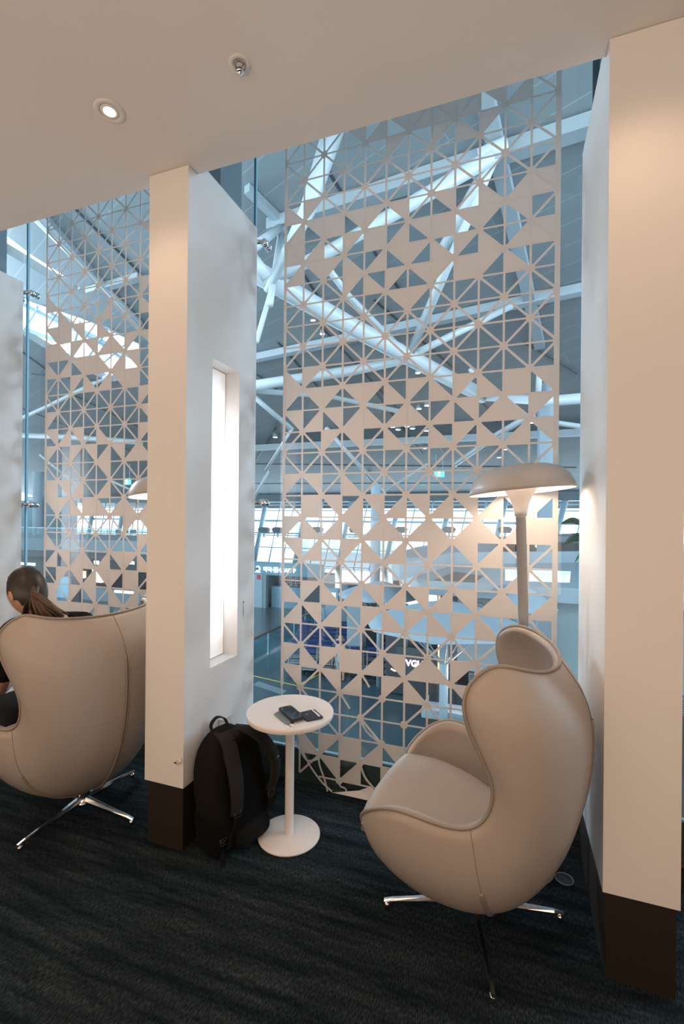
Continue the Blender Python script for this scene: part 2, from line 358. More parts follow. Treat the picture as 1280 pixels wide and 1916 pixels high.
# ------------------------------------------------------------------ the vinyl films
FILM_R = """000212333210 000002021200 000000000000 120000000000 123222020113 310231232220 122112212113 000212223210
000002200000 000000000000 000000000000 120000000000 222221212132 212111112112 002201012112 000000000000
220100000000 032121212122 211211111113 210211022100 000000000010 121121212111 121021212110 000000000000
212312112100 202102102000 000000000000 000000000000 012312100000 002102000000""".split()
L_ = ["0000000"]*5 + ["1000000","0100100","2320100","3122112","1123112","0021123","0000000","2000000","2120100","2022121","0000200","3210100","2213111","0000002","1000000","1211122","0221223","3022011","3332311"]
random.seed(3)
FILM_L = [r + ''.join(random.choice('0012') for _ in range(5)) for r in L_] + [''.join(random.choice('012') for _ in range(12)) for _ in range(6)]
PW = .1189
def rowz(k): return 3.672 - .1201*k - max(0, .030*(1-k/9))
def film(name, x0, rows, label, torn):
    bm = bmesh.new(); yf = GY - .0004
    def strip(p, q, w, t):
        d = Vector((q[0]-p[0], 0, q[1]-p[1])); n = Vector((-d.z, 0, d.x)).normalized()*(w/2)
        P = Vector((p[0], yf, p[1])); Q = Vector((q[0], yf, q[1]))
        prism(bm, [P-n, Q-n, Q+n, P+n], (0, -t, 0))
    def node(x, z, r=.0205):
        lo_, hi_ = x0-.004, x0+12*PW+.0098
        prism(bm, [Vector((min(hi_, max(lo_, x+r*math.cos(2*PI*(k+.5)/14))), yf, z+r*math.sin(2*PI*(k+.5)/14))) for k in range(14) if 1], (0, -.0021, 0))
    NR = len(rows); X = lambda i: x0+PW*i
    miss_v = set(); miss_h = set(); miss_d = set(); miss_n = set()
    if torn:
        miss_d = {(4, 25), (7, 25), (3, 26), (5, 26), (5, 27), (4, 29), (0, 26), (0, 27), (0, 28), (0, 29), (6, 27)}
        miss_h = {(0, 26), (0, 27), (0, 28), (0, 29), (0, 30), (1, 30)}
        miss_v = {(0, 26), (0, 27), (0, 28), (0, 29), (2, 29)}
        miss_n = {(0, 27), (0, 29), (1, 30)}
    for k in range(NR):
        for c in range(12):
            code = int(rows[k][c])
            xa, xb, za, zb = X(c), X(c+1), rowz(k), rowz(k+1)
            if (c+k) % 2: up_, lo, dg = [(xa, za), (xb, za), (xb, zb)], [(xa, za), (xa, zb), (xb, zb)], ((xa, za), (xb, zb))
            else: up_, lo, dg = [(xa, za), (xb, za), (xa, zb)], [(xb, za), (xb, zb), (xa, zb)], ((xb, za), (xa, zb))
            for on, tri in ((code & 2, up_), (code & 1, lo)):
                if on: prism(bm, [Vector((a, yf, b)) for a, b in tri], (0, -.0009, 0))
            if (c, k) not in miss_d: strip(*dg, .0115, .0012)
    for k in range(NR+1):
        for c in range(12):
            if (c, k) not in miss_h: strip((X(c), rowz(k)), (X(c+1), rowz(k)), .0085, .0015)
    for i in range(13):
        for k in range(NR):
            wv = .0105; xx = X(i)
            if i == 0: wv = .016; xx += .004
            if i == 12: wv = .024; xx -= .002
            if (i, k) not in miss_v: strip((xx, rowz(k)), (xx, rowz(k+1)), wv, .0018)
    for k in range(NR+1):
        for i in range(13):
            if (i+k) % 2 and (i, k) not in miss_n: node(X(i), rowz(k))
    if torn:                             # loose, curling strips near the floor
        def curl(pts, w=.011):
            P = cr([Vector((a, GY-.003-c, b)) for a, b, c in pts], 8)
            ribbon(bm, P, Vector((.3, 0, 1)), w, .001)
        curl([(X(1)-.01, rowz(28)-.02, .002), (X(1)+.01, .22, .004), (X(1)+.06, .14, .012), (X(2)+.02, .06, .02), (X(2)+.09, .02, .03)])
        curl([(X(1)-.06, .26, .002), (X(1)-.01, .22, .006), (X(1)+.05, .15, .006), (X(2), .17, .004)])
        curl([(X(2), rowz(29), .002), (X(2)+.005, .14, .005), (X(2)+.04, .06, .01), (X(2)+.06, .01, .02)])
        curl([(X(3), rowz(30), .002), (X(3)+.01, .045, .006), (X(3)+.04, .04, .01), (X(3)+.05, .012, .012)], .008)
        curl([(X(4), rowz(29), .002), (X(4)+.03, .12, .004), (X(4)+.08, .07, .004)])
        curl([(X(4), rowz(27), .002), (X(4)+.035, rowz(27)-.06, .006), (X(5)-.03, rowz(28)+.02, .006), (X(5), rowz(28), .002)])
        curl([(X(4), rowz(25), .002), (X(4)+.03, rowz(25)-.035, .004), (X(4)+.05, rowz(25)-.065, .006)])
        curl([(X(3), rowz(26), .002), (X(3)+.03, rowz(26)-.035, .004), (X(3)+.06, rowz(26)-.075, .006)])
        curl([(X(0)+.004, rowz(26), .002), (X(0)+.012, rowz(27), .004), (X(0)+.02, rowz(28), .006), (X(0)+.05, .25, .008)], .009)
        a, b = X(3)-.03, X(5)+.04       # a fallen flap lying against the rail
        prism(bm, [Vector((a, GY-.03, .014)), Vector((b, GY-.03, .014)), Vector((b-.04, GY-.012, .045)), Vector((X(4)+.06, GY-.006, .075)), Vector((X(4), GY-.012, .045))], (0, -.001, .0))
    me = obj(name, bm, m_film)
    return tag(me, label, 'window film')
film('window_film', -1.218, FILM_R, 'large white triangle-patterned vinyl film behind the round table, torn at its foot', True)
film('window_film', -3.095, FILM_L, 'white cut-out triangle vinyl film on the left window behind the seated woman', False)

# ------------------------------------------------------------------ egg chairs
EC = [[.319,.364],[.299,.269],[.173,.178],[-.007,.15],[-.163,.205],[-.295,.382],[-.366,.625],[-.371,.865],[-.277,1.023]]
ER = [[.368,.24,.444],[.31,.322,.527],[.192,.37,.595],[.052,.354,.57],[-.056,.321,.577],[-.103,.324,.71],[-.026,.363,.88],[-.019,.364,1.004],[-.1,.29,1.077]]
NS, MT = 8, 16
ec = cr([Vector((a, 0, b)) for a, b in EC], NS); er = cr([Vector(p) for p in ER], NS)
def egg_pt(i, t, off=0.0):
    c, r = ec[i], er[i]; s_, c_ = math.sin(t*PI/2), math.cos(t*PI/2); g = 1-c_
    return Vector((c.x+(r.x-c.x)*g, r.y*(s_+.10*math.sin(t*PI)), c.z+(r.z-c.z)*g))
def make_chair(label, loc, facing, tilt, group):
    t = thing('egg_chair', label, 'armchair', (loc[0], loc[1], 0), 0, group)
    rot = Matrix.Rotation(facing, 4, 'Z') @ Matrix.Translation((0, 0, .25)) @ Matrix.Rotation(-tilt, 4, 'Y') @ Matrix.Translation((0, 0, -.25))
    n = len(ec)
    # outer shell: smoothed grid, rounded at its four corners
    Gp = []
    for i in range(n):
        row = [egg_pt(i, j/MT) for j in range(MT, 0, -1)]
        Gp.append([Vector((p.x, -p.y, p.z)) for p in row] + [egg_pt(i, 0)] + row[::-1])
    W_ = 2*MT
    peri = [(0, j) for j in range(W_+1)] + [(i, W_) for i in range(1, n)] + [(n-1, j) for j in range(W_-1, -1, -1)] + [(i, 0) for i in range(n-2, 0, -1)]
    for it in range(14):
        N_ = [r[:] for r in Gp]
        for k, (i, j) in enumerate(peri):
            a, b = peri[k-1], peri[(k+1) % len(peri)]
            N_[i][j] = Gp[i][j]*.5 + (Gp[a[0]][a[1]]+Gp[b[0]][b[1]])*.25
        for i in range(1, n-1):
            for j in range(1, W_): N_[i][j] = Gp[i][j]*.5 + (Gp[i-1][j]+Gp[i+1][j]+Gp[i][j-1]+Gp[i][j+1])*.125
        Gp = N_
    bm = bmesh.new(); G = [[bm.verts.new(p) for p in row] for row in Gp]
    for i in range(n-1):
        for j in range(2*MT): bm.faces.new([G[i][j], G[i][j+1], G[i+1][j+1], G[i+1][j]])
    cc = Vector((0, 0, .55))
    bmesh.ops.recalc_face_normals(bm, faces=bm.faces)
    f0 = bm.faces[len(bm.faces)//2] if bm.faces.ensure_lookup_table() is None else None
    mid = f0.calc_center_median()
    if f0.normal.dot(mid-cc) < 0: bmesh.ops.reverse_faces(bm, faces=bm.faces)
    bmesh.ops.transform(bm, matrix=rot, verts=bm.verts)
    me = bpy.data.meshes.new('shell'); bm.to_mesh(me); bm.free()
    sh = link('shell', me, m_leather, t, True)
    so = sh.modifiers.new('thick', 'SOLIDIFY'); so.thickness = .028; so.offset = -1; so.use_even_offset = False
    # perimeter welt
    loop = [Gp[i][j] for i, j in peri]
    loop = [rot @ p for p in loop]
    bm = bmesh.new(); tube(bm, loop, .0056, 10, closed=True); obj('piping', bm, m_piping, t, True)
    # side and back seams
    def gs(fi, fj):                    # point on the smoothed shell, with outward lift
        i = min(n-2, int(fi)); j = min(W_-1, int(fj)); a, b = fi-i, fj-j
        p = Gp[i][j]*(1-a)*(1-b)+Gp[i+1][j]*a*(1-b)+Gp[i][j+1]*(1-a)*b+Gp[i+1][j+1]*a*b
        return p
    def onsurf(i, t_, s, lift=.001, dx_=0):
        p = gs(i+dx_-3*(1-t_), MT + s*MT*t_); o = (p-Vector((-.02, 0, .55))).normalized(); return rot @ (p+o*lift)
    iN = 4*NS-2
    for s in (1, -1):
        bm = bmesh.new(); tube(bm, [onsurf(iN, a/40, s) for a in range(26, 41)], .0010, 6)
        for q in (-1, 1): tube(bm, [onsurf(iN, a/60, s, .002, q*.16) for a in range(3, 41)], .0042, 8)
        obj('side_seam', bm, m_piping, t, True)
        bm = bmesh.new(); tube(bm, [onsurf(iN, a/60, s, .0035) for a in range(5, 38)], .0022, 6); obj('seam_gap', bm, m_seam, t, True)
    bm = bmesh.new()
    for q in (-.006, .006): tube(bm, [rot @ (gs(i, MT) + (gs(i, MT)-Vector((-.02, 0, .55))).normalized()*.002 + Vector((0, q, 0))) for i in range(4*NS-4, n-9)], .0045, 8)
    obj('back_seam', bm, m_piping, t, True)
    bm = bmesh.new(); tube(bm, [rot @ (gs(i, MT) + (gs(i, MT)-Vector((-.02, 0, .55))).normalized()*.0035) for i in range(4*NS-4, n-9)], .0024, 8)
    tube(bm, [rot @ (gs(i, MT) + (gs(i, MT)-Vector((-.02, 0, .55))).normalized()*.0008) for i in range(n-10, n)], .0012, 6); obj('seam_gap', bm, m_seam, t, True)
    # seat cushion
    bm = bmesh.new(); NU, NV = 28, 24
    def cush(u, v, topside):           # u 0 front..1 back ; v -1..1
        x = .388 - .58*u; wx = .262 + .03*math.sin(PI*min(1, u*1.5)) - .06*max(0, u-.55)/.45
        z = .435 - .075*u + .012*math.cos(v*PI/2)
        edge = max(abs(v)**6, max(0, 1-u/.12)**2, max(0, (u-.9)/.1)**2)
        th = .105*(1-edge*.93)**.5
        zc = .440 - .105*u - .020*max(0, 1-u/.25)
        if topside: z = zc + th*.55
        else: z = zc - th*.22
        x -= .035*(abs(v)**3)*(1-u)
        return Vector((x, v*wx, z))
    for side_ in (1, 0):
        g = [[bm.verts.new(rot @ cush(a/NU, -1+2*b/NV, side_)) for b in range(NV+1)] for a in range(NU+1)]
        for a in range(NU):
            for b in range(NV): bm.faces.new([g[a][b], g[a][b+1], g[a+1][b+1], g[a+1][b]])
    bmesh.ops.remove_doubles(bm, verts=bm.verts, dist=.004)
    obj('seat_cushion', bm, m_leather, t, True)
    return t
def star_base(t, a0, r=.335, off=(0, 0)):
    off = Vector((*off, 0))
    bm = bmesh.new(); lathe(bm, [(0, .19), (.055, .188), (.058, .165), (.032, .115), (.030, .05), (.036, .045), (.036, .028), (0, .026)], 32, (off.x, off.y, 0)); obj('pedestal', bm, m_chrome, t, True)
    for k in range(4):
        a = a0 + k*PI/2; d = Vector((math.cos(a), math.sin(a), 0)); n = Vector((-d.y, d.x, 0))
        bm = bmesh.new(); rings = []
        for s, w_, zt, zb in [(.02, .016, .075, .035), (.10, .013, .064, .034), (.20, .010, .052, .032), (.30, .0085, .041, .026), (r, .0075, .034, .022)]:
            c = off+d*s; rings.append([bm.verts.new(c+n*q*w_+Vector((0, 0, z))) for q, z in [(-.6, zt), (.6, zt), (1, (zt+zb)/2), (.6, zb), (-.6, zb), (-1, (zt+zb)/2)]])
        for A, B in zip(rings, rings[1:]):
            for q in range(6): bm.faces.new([A[q], A[(q+1) % 6], B[(q+1) % 6], B[q]])
        bm.faces.new(rings[0][::-1]); bm.faces.new(rings[-1])
        lg = obj('leg', bm, m_chrome, t, False)
        bm = bmesh.new(); c = off+d*(r-.012); lathe(bm, [(0, .026), (.010, .025), (.012, .012), (.010, .001), (0, 0)], 16, (c.x, c.y, 0)); obj('glide', bm, m_chrome, lg, True)
GC = None
ch1 = make_chair('beige leather egg-shaped armchair, empty, in front of the right partition', (-.0987, 1.7838), PI-math.radians(5.95), 0, GC)
star_base(ch1, math.radians(15), off=(-.019, .059))
ch2 = make_chair('beige leather egg-shaped armchair at the left with a woman sitting in it', (-1.975, 1.752), PI-math.radians(10.53), math.radians(-4.03), GC)
star_base(ch2, math.radians(-1.5), off=(-.068, .056))

# ------------------------------------------------------------------ side table and things on it
TX, TY, TZ = -.965, 1.995, .592
t = thing('side_table', 'small round white pedestal table between the backpack and the empty armchair', 'table', (TX, TY, 0))
bm = bmesh.new(); lathe(bm, [(0, TZ-.026), (.190, TZ-.026), (.203, TZ-.022), (.205, TZ-.016), (.205, TZ-.003), (.203, TZ), (0, TZ)], 96); obj('tabletop', bm, m_white, t, True)
bm = bmesh.new(); lathe(bm, [(0, TZ-.034), (.12, TZ-.034), (.12, TZ-.026), (0, TZ-.026)], 48); obj('mounting_plate', bm, m_black, t, True)
bm = bmesh.new(); lathe(bm, [(0, .006), (.021, .006), (.021, TZ-.034), (0, TZ-.034)], 32); obj('pole', bm, m_white, t, True)
bm = bmesh.new(); lathe(bm, [(0, .002), (.143, .002), (.146, .006), (.146, .010), (.142, .0125), (0, .0125)], 96); obj('base', bm, m_white, t, True)
for o in t.children:
    if o.name.startswith(('tabletop', 'base', 'pole')):
        m_ = o.modifiers.new('e', 'EDGE_SPLIT'); m_.split_angle = .6
zt = TZ
def onplane(px, py, z=TZ): return atz(px, py, z)
def slab_from_px(name, pts, z0, th, m, parent=None, bev=.0025):
    P = [onplane(a, b, z0+th) for a, b in pts]
    bm = bmesh.new(); prism(bm, [Vector((p.x, p.y, z0)) for p in P], (0, 0, th)); bmesh.ops.recalc_face_normals(bm, faces=bm.faces)
    if bev: bmesh.ops.bevel(bm, geom=bm.edges[:], offset=bev, segments=3, affect='EDGES', profile=.5)
    return obj(name, bm, m, parent), P
# ticket
o, P = slab_from_px('ticket', [(528, 1352), (537, 1361), (576, 1354), (581, 1346), (570, 1340)], TZ, .0004, m_paper, None, 0)
tag(o, 'white printed ticket lying flat under the phone and the card holder', 'paper')
tk = o
bm = bmesh.new()
for (a, b, c, d) in [(533, 1353, 3, 1.2), (538, 1355, 4, 1.5), (541, 1358, 5, 1.2), (544, 1351, 6, 2.4), (556, 1352, 4, 1), (562, 1350, 3, .8), (551, 1355, 3, .8), (568, 1347, 4, .7)]:
    p0, p1, p2, p3 = [onplane(x, y, TZ+.0006) for x, y in ((a, b), (a+c, b+c*.25), (a+c, b+d+c*.25), (a, b+d))]
    bm.faces.new([bm.verts.new(p) for p in (p0, p1, p2, p3)])
obj('print', bm, m_print, tk)
o, P = slab_from_px('passport_case', [(513, 1334.5), (521, 1330), (548, 1345), (541, 1352.5), (535, 1353)], TZ+.0006, .008, m_grey)
tag(o, 'slate grey booklet case lying under the black phone', 'case')
def rounded(c, u, L, W, r):
    u = Vector((u.x, u.y, 0)).normalized(); v = Vector((-u.y, u.x, 0)); out = []
    for a, b, a0 in ((1, 1, 0), (-1, 1, 90), (-1, -1, 180), (1, -1, 270)):
        for k in range(7):
            q = math.radians(a0+k*15); out.append(c + u*(a*(L/2-r)+r*math.cos(q)) + v*(b*(W/2-r)+r*math.sin(q)))
    return out
ph = thing('phone', 'black phone lying face up on the grey booklet on the round table', 'phone')
z0 = TZ+.0092
pa, pb, pc = onplane(519.5, 1327.5, z0), onplane(545, 1323.5, z0), onplane(545, 1350.5, z0)
u_ = pc-pa; ctr = pa + u_*.5 + (pb-pa)*.5; Lp, Wp = u_.length, min(.076, (pb-pa).length)
bm = bmesh.new(); prism(bm, [Vector((p.x, p.y, z0)) for p in rounded(ctr, u_, Lp, Wp, .012)], (0, 0, .010)); obj('phone_case', bm, m_black, ph)
bm = bmesh.new(); prism(bm, [Vector((p.x, p.y, z0+.010)) for p in rounded(ctr, u_, Lp-.008, Wp-.008, .009)], (0, 0, .0006)); obj('screen', bm, m_screen, ph)
ch = thing('card_holder', 'dark navy leather card holder with a white card, right of the phone', 'wallet')
o, P = slab_from_px('cover', [(558.5, 1333), (584, 1327), (589, 1326.5), (605, 1340.5), (603, 1342.5), (576, 1348), (573, 1347)], TZ+.0006, .007, m_navy, ch)
bm = bmesh.new(); q = [onplane(a, b, TZ+.0082) for a, b in ((582.5, 1327.5), (585, 1327), (599, 1338.5), (598, 1340.5), (596, 1340))]; prism(bm, q, (0, 0, -.001)); obj('card', bm, m_paper, ch)
bm = bmesh.new(); q = onplane(574, 1336.3, TZ+.0076); lathe(bm, [(0, .0012), (.0025, .0008), (.003, 0)], 12, q); obj('stud', bm, m_chrome, ch, True)

# ------------------------------------------------------------------ floor lamps
def make_lamp(label, loc):
    t = thing('floor_lamp', label, 'lamp', loc)
    R_ = .220; z = 1.625
    bm = bmesh.new()
    outer = [(0, z+.118), (.06, z+.117), (.12, z+.109), (.165, z+.093), (.196, z+.065), (.212, z+.030), (R_, z)]
    inner = [(R_-.003, z), (.206, z+.028), (.190, z+.061), (.160, z+.087), (.118, z+.102), (.06, z+.110), (.03, z+.112)]
    lathe(bm, outer+[(R_-.003, z)], 72); sh = obj('lamp_shade', bm, m_lamp, t, True)
    bm = bmesh.new(); lathe(bm, inner, 72); obj('shade_lining', bm, m_lampin, t, True)
    bm = bmesh.new()
    lathe(bm, [(.085, z+.108), (.078, z+.06), (.070, z+.02), (.060, z), (.046, z-.025), (.034, z-.055), (.028, z-.085), (.025, z-.105), (0, z-.105)], 40); obj('neck', bm, m_lamp, t, True)
    bm = bmesh.new(); m_pole = m_pole_; lathe(bm, [(.020, .02), (.021, z-.108), (.0215, z-.1085), (.0215, z-.104), (0, z-.104)], 28); obj('pole', bm, m_pole, t, True)
    bm = bmesh.new(); lathe(bm, [(0, 0), (.098, 0), (.10, .006), (.097, .014), (.03, .022), (0, .024)], 56); obj('base', bm, m_lamp, t, True)
    # ring of warm diffusers hidden inside the shade
    bm = bmesh.new(); lathe(bm, [(.100, z+.095), (.135, z+.091)], 48); obj('light_ring', bm, m_glow, t)
    t.rotation_euler = (0, math.radians(-1.8), 0)
    for o in t.children:                 # the shade sits a little askew on its neck
        if o.name.split('.')[0] in ('lamp_shade', 'shade_lining', 'light_ring'):
            a = math.radians(-3.4); o.rotation_euler = (0, a, 0); o.location = Vector((0, 0, z+.06)) - Matrix.Rotation(a, 3, 'Y') @ Vector((0, 0, z+.06))
    l = light('lamp_light', 'POINT', (0, 0, 0), .1, WARM, shadow_soft_size=.02)
    bpy.data.objects.remove(l)
    for k in range(6):
        a = k*PI/3+.3
        l = light('lamp_bulb_light', 'POINT', (.165*math.cos(a), .165*math.sin(a), z+.050), .11, (1, .70, .48), shadow_soft_size=.02); l.parent = t
    return t
make_lamp('tall mushroom-shaped floor lamp glowing behind the empty armchair', (.098, 2.172, 0))
make_lamp('mushroom-shaped floor lamp half hidden behind the left pillar', (-1.774, 2.172, 0))

# clear disc on the carpet
t = thing('plastic_disc', 'clear round plastic disc lying on the carpet behind the empty armchair', 'disc', (.232, 2.152, .001))
bm = bmesh.new(); lathe(bm, [(0, .003), (.034, .003), (.034, .0), (0, 0)], 40); obj('plate', bm, m_disc, t)
bm = bmesh.new(); tube(bm, [(.035*math.cos(a*PI/20), .035*math.sin(a*PI/20), .003) for a in range(40)], .0012, 6, closed=True); obj('rim', bm, mat('cloudy_plastic', (.5, .48, .45), .4), t, True)
bm = bmesh.new(); tube(bm, [(-.03, .012, .005), (.0, -.002, .006), (.03, -.018, .004)], .0012, 6); obj('handle', bm, m_seam, t, True)

# ------------------------------------------------------------------ ceiling fittings
t = thing('downlight', 'lit round recessed ceiling downlight above the left armchair', 'ceiling light', (-1.475, 1.398, 3.08))
bm = bmesh.new(); lathe(bm, [(.034, .0), (.036, -.004), (.052, -.005), (.056, -.002), (.056, 0)], 48); obj('trim_ring', bm, m_ceil, t, True)
bm = bmesh.new(); lathe(bm, [(.021, -.003), (.031, -.0055), (.034, -.002), (.034, 0)], 40); obj('reflector', bm, m_white, t, True)
bm = bmesh.new(); lathe(bm, [(0, -.0042), (.0215, -.0042), (.0215, -.001)], 40); obj('lamp_face', bm, m_glow, t)
t = thing('sprinkler', 'small chrome fire sprinkler in a round recess of the ceiling', 'sprinkler', (-.893, 1.402, 3.08))
bm = bmesh.new(); lathe(bm, [(.020, 0), (.021, -.003), (.036, -.0035), (.038, 0)], 40); obj('escutcheon', bm, m_ceil, t, True)
bm = bmesh.new(); lathe(bm, [(.014, 0), (.014, -.008), (.010, -.014), (.010, -.022), (.013, -.024), (.013, -.030), (.006, -.032), (0, -.032)], 24); obj('head', bm, m_chrome, t, True)
bm = bmesh.new(); tube(bm, [(-.017, 0, -.002), (-.015, 0, -.018), (0, 0, -.03), (.015, 0, -.018), (.017, 0, -.002)], .002, 8); obj('yoke', bm, m_chrome, t, True)

# ------------------------------------------------------------------ wall outlet, lifted tape, small lettering, edge tape
t = thing('power_outlet', 'white power outlet on the partition just above the backpack', 'outlet', (-1.358, 2.045, .445))
boxo('plate', 0, .007, -.052, .052, -.04, .04, m_white, t, .002); boxo('cover', .0, .022, -.050, .050, .040, .045, m_white, t, .001)
bm = bmesh.new(); tube(bm, [(.007, -.01, 0), (.018, -.01, 0)], .016, 20); obj('socket', bm, m_white, t, True)
t = thing('peeling_tape', 'torn piece of clear tape sticking up at the left pillar corner', 'tape', (-1.383, 1.722, .406))
bm = bmesh.new(); ribbon(bm, [(-.012, 0, -.008), (-.004, -.004, -.002), (.008, -.012, .010), (.020, -.014, .020)], Vector((.5, 0, -1)), .016, .0006); obj('tape_strip', bm, mat('clear_tape', (.8, .78, .75), .15), t, True)
bm = bmesh.new(); ribbon(bm, [(-.024, 0, -.008), (-.012, -.003, -.006)], Vector((0, 0, 1)), .006, .002); obj('torn_end', bm, m_print, t)
def text(name, s, loc, rot, size, m, parent=None, ext=.0005, align='CENTER', bold=0):
    cu = bpy.data.curves.new(name, 'FONT'); cu.body = s; cu.size = size; cu.extrude = ext; cu.align_x = align; cu.align_y = 'CENTER'; cu.offset = bold
    tmp = bpy.data.objects.new(name, cu); C.objects.link(tmp)
    dg = bpy.context.evaluated_depsgraph_get(); me = bpy.data.meshes.new_from_object(tmp.evaluated_get(dg)); bpy.data.objects.remove(tmp)
    me.materials.clear(); o = link(name, me, m, parent); o.location = loc; o.rotation_euler = rot; return o
m_graytext = mat('grey_lettering', (.28, .28, .28), .7)
t = thing('wall_lettering', 'tiny faint grey lettering running down the partition right of the niche', 'lettering', (-1.3592, 2.216, 1.00))
bm = bmesh.new(); box(bm, 0, .0004, -.007, .007, .036, .048)
for k, (a, b) in enumerate([(.5, .8), (.2, .9), (.1, .6), (.3, 1), (0, .7), (.2, .8), (.1, .9), (.3, .7)]): box(bm, 0, .0004, -.006+.012*a*.5, -.006+.012*b, .022-.0085*k, .027-.0085*k)
obj('letters', bm, m_graytext, t)

# ------------------------------------------------------------------ backpack
bp = thing('backpack', 'black backpack with padded shoulder straps leaning against the partition beside the table', 'backpack', (-1.165, 1.875, 0))
ax = Vector((.30, .95, 0)).normalized(); dx = Vector((.95, -.30, 0)).normalized()     # across the straps, out of the back panel
lean = Vector((-.085, .02, 0))
def bpt(a, d, z):                         # a: across, d: outwards of back panel, z up
    return ax*a + dx*d + Vector((0, 0, z)) + lean*(z/.5)
def sgn(x, p): return math.copysign(abs(x)**p, x)
def blob(name, ca, cd, cz, ra, rd, rz, m, e=.62, taper=0, parent=bp, bulge=0, seg=36):
    bm = bmesh.new(); rings = []
    for i in range(seg//2+1):
        th = -PI/2 + PI*i/(seg//2); zz = sgn(math.sin(th), e); rr = sgn(math.cos(th), e)
        ring = []
        for j in range(seg):
            ph_ = 2*PI*j/seg; k_ = 1 - taper*max(0, zz)**2
            wob = 1+.012*math.sin(5*ph_+3*zz)+.010*math.sin(9*zz+2*ph_)
            ring.append(bm.verts.new(bpt(ca+ra*rr*k_*sgn(math.cos(ph_), e)*wob, cd+rd*rr*k_*sgn(math.sin(ph_), e)*wob, cz+rz*zz)))
        rings.append(ring)
    for A, B in zip(rings, rings[1:]):
        for k in range(seg): bm.faces.new([A[k], A[(k+1) % seg], B[(k+1) % seg], B[k]])
    bmesh.ops.remove_doubles(bm, verts=bm.verts, dist=.0005)
    return obj(name, bm, m, parent, True)
blob('main_body', -.008, -.010, .262, .160, .105, .252, m_pack, .62, .34)
blob('front_pocket', 0, -.105, .175, .120, .050, .155, m_pack, .6, .2)
blob('side_pocket', -.138, -.01, .115, .035, .085, .100, m_mesh, .7)
blob('back_panel', .005, .082, .275, .120, .022, .215, m_mesh, .55, .1)
blob('lumbar_pad', .02, .088, .085, .10, .018, .05, m_pack, .6)
blob('top_yoke', .0, .005, .462, .085, .062, .045, m_strap, .7, .1)
def strap(name, pts, wdir, w, th, m=m_strap):
    bm = bmesh.new(); P = cr([bpt(*p) for p in pts], 8); n = len(P)
    ww = w if not isinstance(w, (list, tuple)) else [w[min(len(w)-1, int(i/(n-1)*(len(w)-1)))] + (w[min(len(w)-1, int(i/(n-1)*(len(w)-1))+1)]-w[min(len(w)-1, int(i/(n-1)*(len(w)-1)))])*(i/(n-1)*(len(w)-1) % 1) for i in range(n)]
    ribbon(bm, P, wdir, ww, th); return obj(name, bm, m, bp, True)
strap('shoulder_strap', [(-.040, .000, .498), (-.052, .070, .488), (-.072, .118, .430), (-.080, .140, .350), (-.080, .136, .275), (-.078, .116, .205)], ax, [.065, .07, .074, .070, .066, .060], .018)
strap('shoulder_strap', [(.045, .000, .495), (.070, .075, .495), (.112, .125, .450), (.146, .145, .365), (.146, .140, .285), (.120, .118, .215)], ax, [.055, .06, .064, .062, .056, .050], .016)
strap('webbing', [(-.082, .118, .215), (-.086, .105, .16), (-.100, .085, .10), (-.115, .075, .055)], ax, .022, .003, m_pack)
strap('webbing', [(.120, .118, .215), (.122, .105, .16), (.105, .09, .10), (.110, .07, .05)], ax, .022, .003, m_pack)
strap('webbing', [(-.120, .060, .13), (-.135, .065, .085), (-.140, .068, .03), (-.150, .072, .004)], ax, .024, .0025, m_pack)
strap('grab_handle', [(-.035, -.055, .478), (-.040, -.060, .515), (-.012, -.050, .545), (.020, -.035, .535), (.030, -.02, .498)], dx, .020, .006)
strap('hip_wing', [(.10, .06, .14), (.150, .085, .15), (.175, .11, .19)], Vector((0, 0, 1)), [.06, .05, .01], .01, m_pack)
for i, (a, d, z) in enumerate([(-.082, .124, .208), (.120, .124, .207), (-.132, .070, .098)]):
    bm = bmesh.new()
    for zz in (-.012, 0, .012): tube(bm, [bpt(a-.017, d+.004, z+zz), bpt(a+.017, d+.004, z+zz)], .0024, 8)
    for s in (-1, 1): tube(bm, [bpt(a+s*.017, d+.004, z-.013), bpt(a+s*.017, d+.004, z+.013)], .0024, 8)
    obj('buckle', bm, m_black, bp, True)
bm = bmesh.new(); c0 = bpt(.165, .150, .345); tube(bm, [c0+ax*(.016*math.cos(k*PI/8))*.6+Vector((0, 0, .018*math.sin(k*PI/8))) for k in range(16)], .0022, 8, closed=True); obj('ring', bm, m_steel, bp, True)
for pts in ([(-.146, .0, .16), (-.150, -.005, .28), (-.128, -.005, .40), (-.085, -.005, .475)], [(-.105, -.125, .10), (-.110, -.130, .20), (-.090, -.118, .30), (-.02, -.112, .345)], [(-.150, -.045, .36), (-.120, -.02, .425), (-.075, .02, .44)]):
    bm = bmesh.new(); tube(bm, cr([bpt(*p) for p in pts], 8), .0042, 8); obj('zip', bm, m_strap, bp, True)

